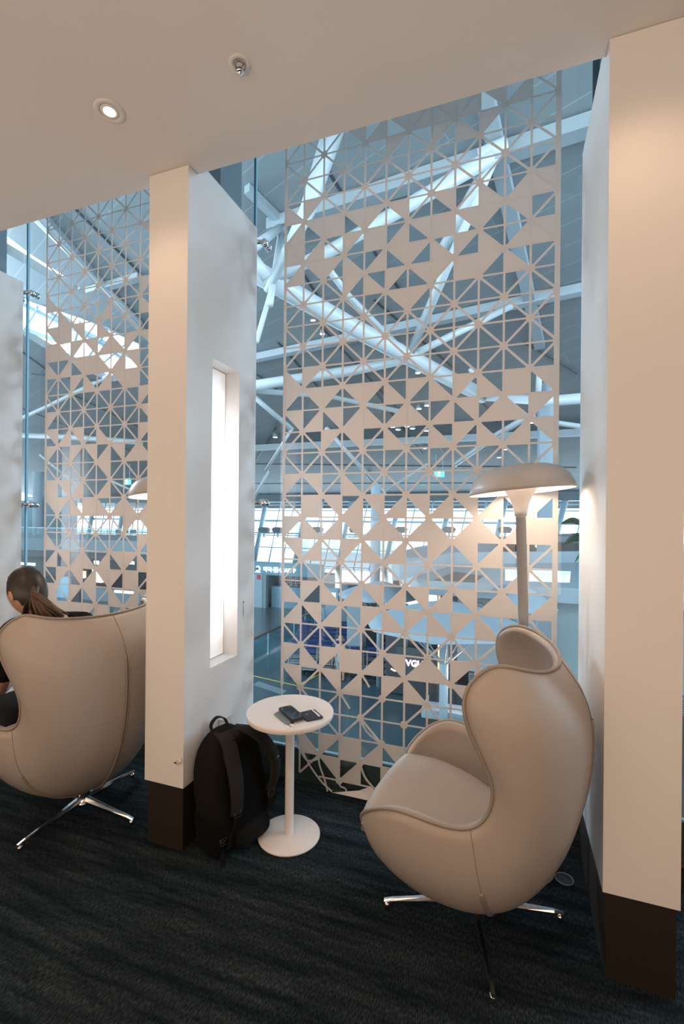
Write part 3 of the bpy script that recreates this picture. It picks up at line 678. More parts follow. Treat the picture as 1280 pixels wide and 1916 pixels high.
# ------------------------------------------------------------------ seated woman
def skin_mesh(name, V, E, R, m, parent, sub=2, root=0, remesh=None):
    me = bpy.data.meshes.new(name); me.from_pydata([tuple(v) for v in V], E, []); o = link(name, me, None, parent)
    s = o.modifiers.new('skin', 'SKIN'); me.skin_vertices.new() if not me.skin_vertices else None
    for i, r in enumerate(R):
        sv = me.skin_vertices[0].data[i]; sv.radius = (r, r) if not isinstance(r, tuple) else r; sv.use_root = (i == root)
    b = o.modifiers.new('sub', 'SUBSURF'); b.levels = sub; b.render_levels = sub
    if remesh:
        r_ = o.modifiers.new('rm', 'REMESH'); r_.mode = 'VOXEL'; r_.voxel_size = remesh; r_.use_smooth_shade = True
        sm = o.modifiers.new('sm', 'SMOOTH'); sm.factor = .5; sm.iterations = 4
    dg = bpy.context.evaluated_depsgraph_get(); me2 = bpy.data.meshes.new_from_object(o.evaluated_get(dg)); me2.materials.clear()
    bpy.data.objects.remove(o); return link(name, me2, m, parent, True)
pr_ = thing('person', 'woman in black clothes with a brown ponytail sitting turned away in the left armchair', 'person', (0, 0, 0))
fd = Vector((-.84, .54, 0)).normalized(); rd = Vector((fd.y, -fd.x, 0))          # facing, her right
pel = Vector((-2.03, 1.74, .49))
def B(f, r, z): return pel + fd*f + rd*r + Vector((0, 0, z))
s3, s4 = at(84, 1176, 1.76), at(74, 1152, 1.735)
sp = [B(0, 0, 0), pel.lerp(s3, .33)-fd*.03, pel.lerp(s3, .68)-fd*.03, s3, s4, s4]
headc = Vector((-2.195, 1.607, 1.135))
headc = at(50, 1106, 1.66); 
V = []; E_ = []; R_ = []
def add(p, r, par=None):
    V.append(p); R_.append(r); 
    if par is not None: E_.append((par, len(V)-1))
    return len(V)-1
i0 = add(sp[0], .125); i1 = add(sp[1], .115, i0); i2 = add(sp[2], .12, i1); i3 = add(sp[3], .10, i2)
nk0 = sp[4].lerp(headc, .20); nk = add(nk0, .055, i3); nk2 = add(nk0.lerp(headc, .5), .047, nk); h0 = add(headc + Vector((0, 0, -.035)), .062, nk2); h1 = add(headc+Vector((0, 0, .035)), .072, h0)
elbL = at(-2, 1293, 1.78); elbR = sp[3]+rd*.26+fd*.06+Vector((0, 0, -.30))
hands = []
for s, el in ((-1, elbL), (1, elbR)):
    sh_ = add(sp[3]+rd*(.155 if s > 0 else -.115)+Vector((0, 0, .0)), .058, i3); e1 = add((V[sh_]+el)/2, .047, sh_); e2 = add(el, .040, e1)
    wr = el + fd*.22 - rd*(s*.10) + Vector((0, 0, .04)); w1 = add((el+wr)/2, .036, e2); w2 = add(wr, .026, w1)
    dirh = (fd*.8 - rd*s*.5 + Vector((0, 0, .05))).normalized(); latr = dirh.cross(Vector((0, 0, 1))).normalized()
    pm = add(wr+dirh*.05, .030, w2)
    for q in range(4):
        base = wr+dirh*.085+latr*((q-1.5)*.019)
        L_f = (.070, .080, .076, .060)[q]
        f1 = add(base, .0092, pm); f2 = add(base+dirh*L_f*.45+Vector((0, 0, -.006)), .0085, f1); f3 = add(base+dirh*L_f*.8+Vector((0, 0, -.025)), .008, f2)
    th_ = add(wr+dirh*.035-latr*s*.035, .0105, pm); add(wr+dirh*.075-latr*s*.050+Vector((0, 0, -.01)), .009, th_)
legs = []
for s in (-1, 1):
    hp = add(sp[0]+rd*(s*.09)+Vector((0, 0, -.02)), .095, i0)
    kn = B(.42, s*.11, .02); k1 = add((V[hp]+kn)/2, .080, hp); k2 = add(kn, .060, k1)
    an = B(.46, s*.11, -.38); a1 = add((kn+an)/2, .050, k2); a2 = add(an, .035, a1)
    add(an+fd*.06+Vector((0, 0, -.05)), .035, a2); legs.append((V[hp], kn, an))
body = skin_mesh('body', V, E_, R_, m_skin, pr_, 2, 0, .0065)
# head shaped from an ellipsoid with nose, brow, chin and ears
def head_mesh(name, scale, m, cut=None, parent=pr_, lump=True):
    bm = bmesh.new(); bmesh.ops.create_uvsphere(bm, u_segments=112, v_segments=80, radius=1)
    hf = (fd*.86-rd*.50).normalized(); hr = Vector((hf.y, -hf.x, 0)); hu = (Vector((0, 0, 1)) + hf*.35).normalized(); hf2 = hr.cross(hu)*-1
    if hf2.dot(hf) < 0: hf2 = -hf2
    dele = []
    for v in bm.verts:
        x, y, z = v.co            # x right, y forward, z up
        if lump:
            if y > 0 and z < -.1: y *= 1+.10*max(0, -z); x *= 1-.28*max(0, -z)
            if z < 0 and y < 0: y *= 1-.35*(-z)
            if y > .8 and -.35 < z < .1: y += .16*math.exp(-(x/.12)**2)*math.exp(-((z+.15)/.14)**2)
        if cut and cut(x, y, z): dele.append(v)
        v.co = headc + (hr*x*.076 + hf2*y*.098 + hu*z*.118)*scale
    if dele: bmesh.ops.delete(bm, geom=dele, context='VERTS')
    return obj(name, bm, m, parent, True), hf2, hr, hu
hd, hf2, hr, hu = head_mesh('face', 1.0, m_skin)
# merge head and body into one continuous surface
bm = bmesh.new(); bm.from_mesh(body.data); bm.from_mesh(hd.data)
for s in (-1, 1):                       # ears
    e = bmesh.ops.create_uvsphere(bm, u_segments=12, v_segments=10, radius=1)
    for v in e['verts']: v.co = headc + hr*(s*.077 + v.co.x*.009) + hf2*(.0+v.co.y*.017) + hu*(-.012+v.co.z*.030)
me = bpy.data.meshes.new('body'); bm.to_mesh(me); bm.free(); bpy.data.objects.remove(hd); bpy.data.objects.remove(body)
body = link('body', me, m_skin, pr_, True)
r_ = body.modifiers.new('rm', 'REMESH'); r_.mode = 'VOXEL'; r_.voxel_size = .005; r_.use_smooth_shade = True
sm = body.modifiers.new('sm', 'SMOOTH'); sm.factor = .5; sm.iterations = 2
hair, *_ = head_mesh('hair', 1.085, m_hair, cut=lambda x, y, z: (y > .30 and z < .62) or (z < -.62) or (y > .0 and z < -.10) or (y > -.25 and z < -.36), lump=False)
so = hair.modifiers.new('sm', 'SMOOTH'); so.factor = .5; so.iterations = 25
so = hair.modifiers.new('s', 'SOLIDIFY'); so.thickness = .008; so.offset = -1
# ponytail: many tapering locks from the tie
tie = at(64, 1111, 1.575)
for k in range(26):
    bm = bmesh.new(); a = k/25; off = Vector((random.uniform(-.006, .006), random.uniform(-.006, .006), random.uniform(-.008, .008)))
    ex, ey = 48+88*a + random.uniform(-4, 4), 1166-10*a*a*1.0 + random.uniform(-3, 6)
    if a > .8: ey = 1138+random.uniform(0, 12); ex = 105+random.uniform(0, 14)
    p3 = at(ex, ey, 1.585+.02*math.sin(k)); mid = tie.lerp(p3, .5) + Vector((0, -.012, .012)) + off
    tube(bm, cr([headc - hf2*.075 + hu*.0 + off, tie+off, mid, p3, p3 + (p3-mid)*.35], 6), [.010]*8 + [.0115]*8 + [.0085-.0008*i for i in range(9)], 6)
    obj('ponytail_lock', bm, m_hairt if k % 3 else m_hair, hair, True)
bm = bmesh.new(); tube(bm, [tie+Vector((.014*math.cos(a*PI/8), 0, .016*math.sin(a*PI/8))) + Vector((-.004, .004, 0)) for a in range(16)], .0035, 8, closed=True); obj('hair_tie', bm, m_seam, hair, True)
def cloth_mesh(name, chains, m, parent, vox=.009):
    bm = bmesh.new()
    for ch_ in chains:
        for (p, r), (q, r2) in zip(ch_, ch_[1:]):
            n = max(2, int((q-p).length/.018))
            for k in range(n+1):
                f = k/n; e = bmesh.ops.create_uvsphere(bm, u_segments=14, v_segments=10, radius=r+(r2-r)*f); c = p.lerp(q, f)
                for v in e['verts']: v.co += c
    me = bpy.data.meshes.new(name); bm.to_mesh(me); bm.free(); o = link(name, me, m, parent, True)
    md = o.modifiers.new('rm', 'REMESH'); md.mode = 'VOXEL'; md.voxel_size = vox; md.use_smooth_shade = True
    md = o.modifiers.new('sm', 'SMOOTH'); md.factor = .5; md.iterations = 8
    tx_ = bpy.data.textures.new('folds', 'CLOUDS'); tx_.noise_scale = .07
    md = o.modifiers.new('folds', 'DISPLACE'); md.texture = tx_; md.strength = .016; md.mid_level = .45; md.texture_coords = 'GLOBAL'
    return o
shR, shL = sp[3]+rd*.160+Vector((0, 0, -.005)), sp[3]-rd*.115+Vector((0, 0, -.005))
cloth_mesh('t_shirt', [[(sp[0], .140), (sp[1], .135), (sp[2], .138), (sp[3]+Vector((0, 0, -.02)), .105), (sp[3].lerp(nk0, .8), .062)],
    [(sp[2], .130), (shR, .078), (shR.lerp(elbR, .55), .062)], [(sp[2], .130), (shL, .078), (shL.lerp(elbL, .62), .062)], [(shL, .078), (sp[3], .088), (shR, .078)]], m_shirt, pr_)
cloth_mesh('trousers', [[(sp[0]+Vector((0, 0, .01)), .140), (legs[k][0], .105), ((legs[k][0]+legs[k][1])/2, .092), (legs[k][1], .074), ((legs[k][1]+legs[k][2])/2, .062), (legs[k][2]+Vector((0, 0, .03)), .050)] for k in (0, 1)], m_pants, pr_)
for s, (hp, kn, an) in zip((-1, 1), legs):
    sh2 = skin_mesh('shoe', [an+Vector((0, 0, -.025))-fd*.02, an+fd*.07+Vector((0, 0, -.055)), an+fd*.15+Vector((0, 0, -.062))], [(0, 1), (1, 2)], [.045, .040, .034], m_black, pr_, 2, 0)
# ================================================================== the arrivals hall beyond the glass
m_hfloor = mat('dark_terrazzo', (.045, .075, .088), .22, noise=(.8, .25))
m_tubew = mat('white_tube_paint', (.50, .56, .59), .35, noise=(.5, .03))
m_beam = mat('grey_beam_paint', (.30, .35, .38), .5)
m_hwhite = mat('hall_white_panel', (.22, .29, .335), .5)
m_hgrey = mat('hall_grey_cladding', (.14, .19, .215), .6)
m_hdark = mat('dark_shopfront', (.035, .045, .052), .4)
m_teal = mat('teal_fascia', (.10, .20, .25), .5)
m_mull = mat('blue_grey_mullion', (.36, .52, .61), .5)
m_signw = mat('lit_white_sign', (1, 1, 1), .5, emit=(.85, .96, 1), es=1.3)
m_pinks = mat('lit_pink_sign', (1, .8, .9), .5, emit=(1, .62, .78), es=.8)
m_warmlit = mat('warm_shop_light', (1, .8, .6), .5, emit=(1, .58, .38), es=.7)
m_green = mat('green_exit_sign', (.1, .6, .45), .5, emit=(.10, .75, .55), es=.9)
m_hlamp = mat('hall_lamp_face', (1, .95, .85), .5, emit=(1, .88, .76), es=6)
m_blue = mat('blue_plastic', (.02, .045, .14), .4)
m_alu = mat('cart_metal', (.28, .30, .33), .35, .6)
m_red = mat('red_plastic', (.35, .03, .03), .5)
m_yel = mat('yellow_line', (.50, .42, .06), .6)
m_brown = mat('dark_wood', (.06, .035, .022), .5)
m_hglass = glassmat('balustrade_glass', (.55, .78, .84), 1.2)
m_leaf = mat('green_leaf', (.03, .11, .055), .5)
m_cloth = mat('pale_umbrella_fabric', (.25, .31, .355), .8)
m_shrub = mat('terrace_furniture', (.05, .09, .10), .6)

def roof_mat():
    m = mat('grey_roof_panels', (.20, .225, .24), .6)
    n = m.node_tree.nodes; l = m.node_tree.links; p = n['Principled BSDF']
    tc = n.new('ShaderNodeTexCoord'); mp = n.new('ShaderNodeMapping'); mp.inputs['Rotation'].default_value = (0, 0, .35)
    l.new(tc.outputs['Object'], mp.inputs['Vector'])
    br = n.new('ShaderNodeTexBrick'); br.inputs['Scale'].default_value = .42; br.inputs['Mortar Size'].default_value = .008
    br.inputs['Color1'].default_value = (.19, .22, .235, 1); br.inputs['Color2'].default_value = (.215, .245, .26, 1); br.inputs['Mortar'].default_value = (.30, .33, .35, 1)
    br.inputs['Brick Width'].default_value = 6; br.inputs['Row Height'].default_value = .45
    l.new(mp.outputs[0], br.inputs['Vector']); l.new(br.outputs['Color'], p.inputs['Base Color']); return m
m_roof = roof_mat()

RP = [(-6, 17.6), (2, 16.6), (10, 15.2), (20, 12.9), (32, 10.1), (44, 7.4), (56, 5.0), (63, 3.9), (70, 3.2)]
def roofz(Y):
    for (a, za), (b, zb) in zip(RP, RP[1:]):
        if Y <= b: return za + (zb-za)*(Y-a)/(b-a)
    return RP[-1][1]
def onroof(px, py, off=0):
    r = ray(px, py); lo, hi = 2.5, 69
    for _ in range(50):
        mid = (lo+hi)/2; t = mid/r.y
        if CH + r.z*t > roofz(mid)-off: hi = mid
        else: lo = mid
    t = hi/r.y; return Vector((r.x*t, hi, CH+r.z*t))

tag(boxo('floor_hall', -70, 70, 2.75, 90, -5.2, -5.0, m_hfloor), kind='structure')
# roof shell, with real openings for the skylights
bm = bmesh.new(); xs = [-75, -50, -25, 0, 25, 50, 75]
rows = [[bm.verts.new((x, a, b)) for x in xs] for a, b in RP]; rows2 = [[bm.verts.new((x, a, b+.5)) for x in xs] for a, b in RP]
for R1, sg in ((rows, 1), (rows2, -1)):
    for A, B_ in zip(R1, R1[1:]):
        for i in range(len(xs)-1):
            q = [A[i], A[i+1], B_[i+1], B_[i]]; bm.faces.new(q if sg > 0 else q[::-1])
for k in (0, -1):
    for i in range(len(xs)-1): bm.faces.new([rows[k][i], rows[k][i+1], rows2[k][i+1], rows2[k][i]])
for k in (0, -1):
    for A, B_, A2, B2 in zip(rows, rows[1:], rows2, rows2[1:]): bm.faces.new([A[k], B_[k], B2[k], A2[k]])
roof = obj('ceiling_hall', bm, m_roof)
SKY = [[(12, 441), (60, 478), (108, 508), (150, 538), (144, 546), (100, 527), (56, 500), (12, 474)],
       [(10, 536), (60, 566), (140, 592), (200, 612), (262, 642), (262, 700), (205, 716), (88, 654), (10, 606)]]
for poly in SKY:
    P = [onroof(*p) for p in poly]
    bm = bmesh.new(); prism(bm, [Vector((p.x, p.y, -2)) for p in P], (0, 0, 30)); cut = obj('cutter', bm, m_roof)
    md = roof.modifiers.new('b', 'BOOLEAN'); md.operation = 'DIFFERENCE'; md.object = cut; md.solver = 'EXACT'
    dg = bpy.context.evaluated_depsgraph_get(); me = bpy.data.meshes.new_from_object(roof.evaluated_get(dg))
    roof.modifiers.clear(); roof.data = me; bpy.data.objects.remove(cut)
tag(roof, kind='structure')
# skylight bars
def bar(name, p, q, w_, h_, m, parent=None, drop=0):
    p, q = Vector(p), Vector(q); d = (q-p).normalized(); s = d.cross(Vector((0, 0, 1))).normalized()*(w_/2); v = s.cross(d).normalized()
    if v.z < 0: v = -v
    bm = bmesh.new(); prism(bm, [p-s-v*(h_), p+s-v*(h_), p+s, p-s], q-p); return obj(name, bm, m, parent)
sk = thing('skylight', 'long bright roof skylight crossed by thin bars seen through the left window', 'skylight')
for a, b in [((30, 560), (250, 668)), ((70, 572), (40, 620)), ((95, 583), (200, 640)), ((150, 600), (130, 672)), ((200, 614), (150, 685)), ((30, 606), (120, 640)), ((240, 634), (170, 694)), ((120, 590), (235, 672))]:
    bar('glazing_bar', onroof(*a, .05), onroof(*b, .05), .10, .2, m_mull, sk)

def tb(name, label, pts, r, parent=None, m=None):
    bm = bmesh.new(); tube(bm, pts, r, 20); return obj(name, bm, m or m_tubew, parent, True)
N1 = at(765, 668, 21); N2 = onroof(930, 278, .7); N3 = onroof(957, 572, .6)
tr = thing('roof_truss', 'big white tubular roof truss fanning out behind the large patterned window', 'roof truss')
tb('chord', None, [at(440, 486, 13.2), at(560, 556, 16), at(665, 615, 18.5), N1, at(905, 742, 26)], [.36, .37, .37, .37, .36], tr)
tb('strut', None, [N1, N2], .19, tr); tb('strut', None, [N1, N3], .16, tr)
tb('strut', None, [N2+Vector((-.1, 0, -.2)), at(620, 468, 16), at(505, 524, 14.5)], [.24, .22, .20], tr)
tb('strut', None, [N2, N2.lerp(N1, .42)+Vector((-.5, 0, 0))], .2, tr)
tb('strut', None, [onroof(628, 230, .3), at(575, 395, 13), at(500, 545, 14.2)], [.34, .24, .13], tr)
tb('strut', None, [at(590, 470, 15.2), at(652, 553, 18), N1], .13, tr)
tb('node_cap', None, [N2+Vector((-.55, 0, -.15)), N2+Vector((.3, 0, .05))], .25, tr)
t5 = thing('roof_truss', 'white tubular truss junction beside the upper glass bracket right of the niche', 'roof truss')
tb('chord', None, [at(462, 470, 12.6), at(500, 520, 13.1)], .20, t5)
tb('strut', None, [onroof(527, 424, .3), at(505, 570, 13.4)], .11, t5); tb('strut', None, [onroof(540, 430, .3), at(480, 640, 14)], .09, t5)
tb('node_cap', None, [onroof(516, 428, .3), onroof(535, 420, .3)], .22, t5); tb('strut', None, [onroof(526, 425, .3), at(470, 466, 12)], .15, t5)
t6 = thing('roof_truss', 'lower white tubular truss crossing at mid height behind the large window', 'roof truss')
tb('chord', None, [at(440, 727, 24), at(560, 708, 25.5), at(660, 693, 27), at(760, 672, 28)], .30, t6)
tb('strut', None, [at(440, 712, 24), at(545, 802, 27)], .16, t6); tb('strut', None, [at(440, 728, 24), at(620, 742, 31), at(750, 770, 33)], .17, t6)
tb('strut', None, [at(497, 880, 36), at(548, 800, 34)], .13, t6); tb('strut', None, [at(470, 940, 38), at(504, 880, 37)], .13, t6)
tb('strut', None, [at(610, 800, 34), at(720, 925, 40)], .17, t6); tb('strut', None, [at(712, 925, 42), at(800, 868, 40)], .12, t6)
t7 = thing('roof_truss', 'white tubular truss partly hidden above the lamp, right end of the window', 'roof truss')
tb('chord', None, [at(1140, 742, 20), at(1030, 750, 22), at(905, 742, 26)], .22, t7); tb('strut', None, [at(880, 690, 25), at(990, 783, 28), at(1100, 800, 28)], .14, t7)
tb('strut', None, [at(850, 870, 38), at(935, 810, 34), at(1005, 770, 30)], .20, t7); tb('strut', None, [at(1010, 690, 24), at(1004, 785, 26)], .14, t7)
t8 = thing('roof_truss', 'very thick pale roof tube crossing the left window below a skylight', 'roof truss')
tb('chord', None, [at(-60, 465, 18), at(60, 522, 20), at(160, 575, 22), at(330, 650, 24)], .75, t8)
tb('strut', None, [onroof(60, 400, .2), onroof(150, 490, .2), onroof(262, 605, .2)], .17, t8)
tb('strut', None, [at(0, 800, 28), at(90, 760, 27), at(200, 705, 26)], .15, t8); tb('strut', None, [at(0, 812, 30), at(130, 818, 30), at(265, 828, 31)], .24, t8)
tb('strut', None, [at(75, 850, 34), at(140, 905, 36)], .14, t8); tb('strut', None, [at(200, 895, 36), at(262, 925, 37)], .12, t8)

BL = ['grey roof beam rising to the right across the top of the large window', 'grey roof beam running away from the camera beside the right partition', 'grey roof beam descending behind the upper glass bracket',
      'grey roof beam crossing the large window at upper mid height', 'grey roof beam low across the large window above the far windows', 'grey roof beam slanting down across the left window', 'short grey roof beam crossing behind the left window']
for lab, a, b, w_, h_ in [(BL[0], (1150, 205), (505, 415), .55, .45), (BL[1], (900, 130), (1010, 640), .5, .4), (BL[2], (462, 345), (536, 418), .30, .3), (BL[3], (1150, 520), (440, 672), .5, .4), (BL[4], (440, 835), (1150, 800), .6, .5), (BL[5], (60, 375), (275, 625), .35, .3), (BL[6], (165, 540), (262, 512), .35, .3)]:
    bm = bmesh.new(); n_ = 10; pts = [onroof(a[0]+(b[0]-a[0])*k/n_, a[1]+(b[1]-a[1])*k/n_, .02) for k in range(n_+1)]
    for p, q in zip(pts, pts[1:]):
        d = (q-p).normalized(); s = d.cross(Vector((0, 0, 1))).normalized()*(w_/2)
        prism(bm, [p-s+Vector((0, 0, -h_)), p+s+Vector((0, 0, -h_)), p+s, p-s], q-p)
    o = obj('roof_beam', bm, m_beam); tag(o, lab, 'roof beam')
bm = bmesh.new()
for a, b in [((596, 290), (652, 380)), ((700, 470), (760, 560)), ((560, 500), (650, 640)), ((700, 560), (850, 690)), ((480, 700), (520, 730)), ((600, 610), (740, 760)), ((700, 730), (790, 850)), ((860, 700), (930, 790)), ((1078, 875), (440, 868)), ((1078, 903), (440, 905)), ((520, 640), (600, 730)), ((480, 860), (540, 760)), ((820, 830), (880, 930)), ((980, 640), (1078, 700)), ((30, 650), (85, 690)), ((30, 760), (262, 850)), ((140, 740), (262, 800)), ((60, 700), (262, 720)), ((110, 360), (262, 510))]:
    p, q = onroof(*a, .01), onroof(*b, .01); s = (q-p).cross(Vector((0, 0, 1))).normalized()*.05; prism(bm, [p-s+Vector((0, 0, -.05)), p+s+Vector((0, 0, -.05)), p+s+Vector((0, 0, .05)), p-s+Vector((0, 0, .05))], q-p)
tag(obj('trim_roof_joints', bm, m_hdark), kind='structure')

# hall lamps
first = None
HL = [(603, 625, 20, 'round hall downlight under the thick truss tube, top left'), (782, 698, 26, 'pair of hall downlights right of the truss node, lower one'), (802, 690, 26, 'pair of hall downlights right of the truss node, upper one'),
      (784, 765, 34, 'hall downlight in the small pair below the truss node, left one'), (799, 759, 34, 'hall downlight in the small pair below the truss node, right one'), (735, 799, 38, 'leftmost downlight in the row of small lamps at mid height'),
      (745, 804, 38, 'second small downlight from the left in the mid height row'), (762, 798, 38, 'third small downlight from the left in the mid height row'), (772, 802, 38, 'fourth small downlight from the left in the mid height row'),
      (798, 806, 38, 'fifth small downlight in the mid height row'), (795, 839, 40, 'small downlight just under the mid height lamp row'), (515, 818, 30, 'hanging spot lamp near the left edge of the large window'),
      (996, 791, 34, 'single downlight above the floor lamp'), (947, 841, 44, 'upper of two tiny lamps left above the lamp shade'), (934, 856, 44, 'lower of two tiny lamps left above the lamp shade'), (691, 893, 50, 'tiny far hall lamp near the middle of the window')]
for px, py, Y, lab in HL:
    p = onroof(px, py, .5); Y = p.y
    if first is None:
        t = thing('hall_lamp', lab, 'ceiling light', p)
        bm = bmesh.new(); lathe(bm, [(.20, 0), (.24, -.02), (.24, .05), (.16, .35), (0, .38)], 20); obj('housing', bm, m_hwhite, t, True)
        bm = bmesh.new(); lathe(bm, [(0, -.015), (.19, -.015), (.19, .0)], 20); obj('lamp_face', bm, m_hlamp, t); first = t
    else: t = copy_tree(first); t.location = p; t['label'] = lab
    s = min(.95, max(.55, Y/38)); t.scale = (s, s, s)

# columns
def column(px, Y, r, ztop, label):
    p = at(px, 960, Y); t = thing('hall_column', label, 'column', (p.x, Y, -5))
    bm = bmesh.new(); lathe(bm, [(r, .3), (r, ztop+5)], 32); obj('shaft', bm, m_hwhite, t, True)
    bm = bmesh.new(); lathe(bm, [(r*1.12, 0), (r*1.12, .28), (r, .3)], 32); obj('base_collar', bm, m_steel, t, True)
column(703, 22, .24, 3.2, 'slim grey hall column behind the middle of the large window')
column(1022, 25.5, .44, roofz(30)-2.2, 'white hall column behind the lamp pole, right of the window')
column(72, 33, .50, roofz(33)-4, 'grey hall column between the left glass joint and film')

# far window wall with leaning mullions
xa, xb = at(60, 960, 58).x, 60
fw = thing('far_window_wall', 'far wall of tall bright windows with leaning mullions across the hall', 'window wall', (0, 0, 0))
z0_, z1_ = -5, roofz(58)
for z in (-4.9, -2.6, -.9, 1.05, 2.55, 3.3, 4.1): boxo('transom', xa, xb, 58-.08, 58+.08, z, z+(.28 if z in (1.05,) else .15), m_mull, fw)
k = 0; x = xa
while x < xb:
    big = k % 3 == 0
    bm = bmesh.new(); tube(bm, [(x, 57.6 if big else 58, z0_), (x+2.1, 57.6 if big else 58, z1_)], .34 if big else .08, 12); obj('leaning_post' if big else 'mullion', bm, m_mull, fw, True)
    x += 2.1; k += 1
boxo('eave_band', xa, xb, 57.2, 58.8, z1_-.9, z1_+.2, m_hgrey, fw)
tag(fw, None)
boxo_ = tag(boxo('far_terminal_building', at(560, 960, 88).x, at(745, 960, 88).x, 86, 89.9, -6, .8, mat('pale_far_facade', (.75, .82, .88), .8)), 'pale flat-roofed building far outside the hall windows', 'building')

# floodlights on the far window wall rail
first = None
fl = [(492, 'leftmost of the small floodlights in front of the far windows'), (518, 'second small floodlight from the left in front of the far windows'), (592, 'third small floodlight from the left in front of the far windows'), (664, 'fourth small floodlight in front of the far windows'), (750, 'fifth small floodlight in front of the far windows'), (840, 'sixth small floodlight in front of the far windows'), (945, 'rightmost small floodlight, just left of the lamp pole')]
for px, lab in fl:
    p = at(px, 992, 52)
    if first is None:
        t = thing('floodlight', lab, 'floodlight', p); bm = bmesh.new(); prism(bm, [Vector((-.55, 0, -.3)), Vector((.55, 0, -.3)), Vector((.75, 0, .15)), Vector((.4, 0, .38)), Vector((-.4, 0, .38)), Vector((-.75, 0, .15))], (0, .6, 0)); obj('housing', bm, m_hgrey, t)
        boxo('bracket', -.1, .1, .2, .4, -.9, -.3, m_mull, t); first = t
    else: t = copy_tree(first); t.location = p; t['label'] = lab
tag(boxo('floodlight_rail', at(300, 960, 52).x, at(1200, 960, 52).x, 52.75, 52.95, at(600, 1001, 52).z, at(600, 999, 52).z+.05, m_mull), 'thin blue grey rail carrying the floodlights in front of the far windows', 'rail')

# pharmacy shop
def X(px, Y): return at(px, 960, Y).x
def Z(py, Y, px=640): return at(px, py, Y).z
Y0 = 30
t = thing('pharmacy', 'teal fronted pharmacy shop with lit white lettering at the left of the large window', 'shop')
a, b = X(440, Y0), X(604, Y0)
boxo('fascia', a, b, Y0, Y0+.4, Z(1078, Y0, 540), Z(1054, Y0, 540), m_teal, t)
boxo('back_wall', a, b, Y0+2.4, Y0+2.6, -5, Z(1076, Y0, 540), m_hwhite, t)
boxo('side_wall', a, X(492, Y0), Y0, Y0+2.4, -5, Z(1078, Y0, 540), m_hwhite, t)
boxo('pillar', X(494, Y0), X(500, Y0), Y0-.1, Y0+.3, -5, Z(1078, Y0, 540), m_hgrey, t)
boxo('counter', X(503, Y0), X(560, Y0), Y0+.5, Y0+1, -5, Z(1101, Y0, 540), m_teal, t)
boxo('end_wall', X(572, Y0), b, Y0, Y0+2.4, -5, Z(1078, Y0, 540), m_hdark, t)
sg = text('sign_lettering', '약국·薬·LEAD P', (X(525, Y0)-.05, Y0-.04, Z(1067, Y0, 520)), (PI/2, 0, 0), .40, m_signw, t, .02, 'CENTER', .008)
bm = bmesh.new(); cx_, cz_ = X(484, Y0), Z(1064, Y0, 484); tube(bm, [(cx_+.16*math.cos(q), Y0-.05, cz_+.16*math.sin(q)) for q in [k*.5-2.2 for k in range(10)]], .055, 8); obj('sign_emblem', bm, m_signw, t)
bm = bmesh.new(); box(bm, cx_-.15, cx_+.12, Y0-.12, Y0-.1, cz_-.03, cz_+.03); box(bm, cx_-.045, cx_+.015, Y0-.12, Y0-.1, cz_-.13, cz_+.13); obj('cross', bm, mat('dark_green_cross', (.0, .10, .10), .5), t)
boxo('sign_caption', cx_-.22, cx_+.22, Y0-.06, Y0-.03, cz_-.27, cz_-.21, m_signw, t)
boxo('notice', X(482, Y0), X(489, Y0), Y0-.03, Y0-.01, Z(1084, Y0, 486), Z(1075.5, Y0, 486), m_red, t)
shelfm = [mat('packets_%d' % i if 0 else n_, c_, .6) for i, (n_, c_) in enumerate([('cream_packets', (.6, .55, .42)), ('orange_packets', (.55, .22, .08)), ('blue_packets', (.10, .25, .5)), ('red_packets', (.5, .06, .08)), ('green_packets', (.15, .35, .2)), ('white_packets', (.8, .82, .85))])]
random.seed(11)
for r_i in range(5):
    z = Z(1099 - r_i*4.4, Y0+2, 530); boxo('shelf', X(500, Y0), X(560, Y0), Y0+1.9, Y0+2.4, z-.03, z, m_hwhite, t)
    for mi in range(6):
        bm = bmesh.new()
        for c_i in range(mi, 24, 6):
            x = X(502, Y0) + c_i*.085; h = random.uniform(.06, .12); box(bm, x, x+.07, Y0+1.92, Y0+2.2, z, z+h)
        obj('packets', bm, random.choice(shelfm), t)

# shops and terrace behind the left window
Y1 = 26
t = thing('terrace', 'grey mezzanine terrace with glass balustrade across the hall, left window', 'balcony')
xa, xb = X(-60, Y1), X(300, Y1)
boxo('slab_face', xa, xb, Y1, Y1+.5, Z(1033, Y1, 150), Z(1009, Y1, 150), m_hgrey, t)
boxo('lower_band', xa, xb, Y1+.2, Y1+.6, Z(1046, Y1, 150), Z(1033, Y1, 150), m_hdark, t)
boxo('deck', X(-80, Y1+9), xb, Y1+.5, Y1+9, Z(1012, Y1, 150), Z(1010, Y1, 150), m_hgrey, t)
boxo('back_wall', X(-80, Y1+9), X(140, Y1+9), Y1+9, Y1+9.3, Z(1010, Y1, 150), Z(936, Y1+9, 100), m_teal, t)
boxo('glass_panel', xa, xb, Y1+.1, Y1+.13, Z(1009, Y1, 150), Z(989, Y1, 150), m_hglass, t)
boxo('handrail', xa, xb, Y1+.08, Y1+.15, Z(989.5, Y1, 150), Z(988, Y1, 150), m_mull, t)
first = None
pl = [(44, 'left'), (62, 'second from the left'), (98, 'third from the left'), (120, 'fourth from the left'), (196, 'fifth from the left'), (214, 'sixth from the left'), (232, 'seventh from the left'), (250, 'rightmost')]
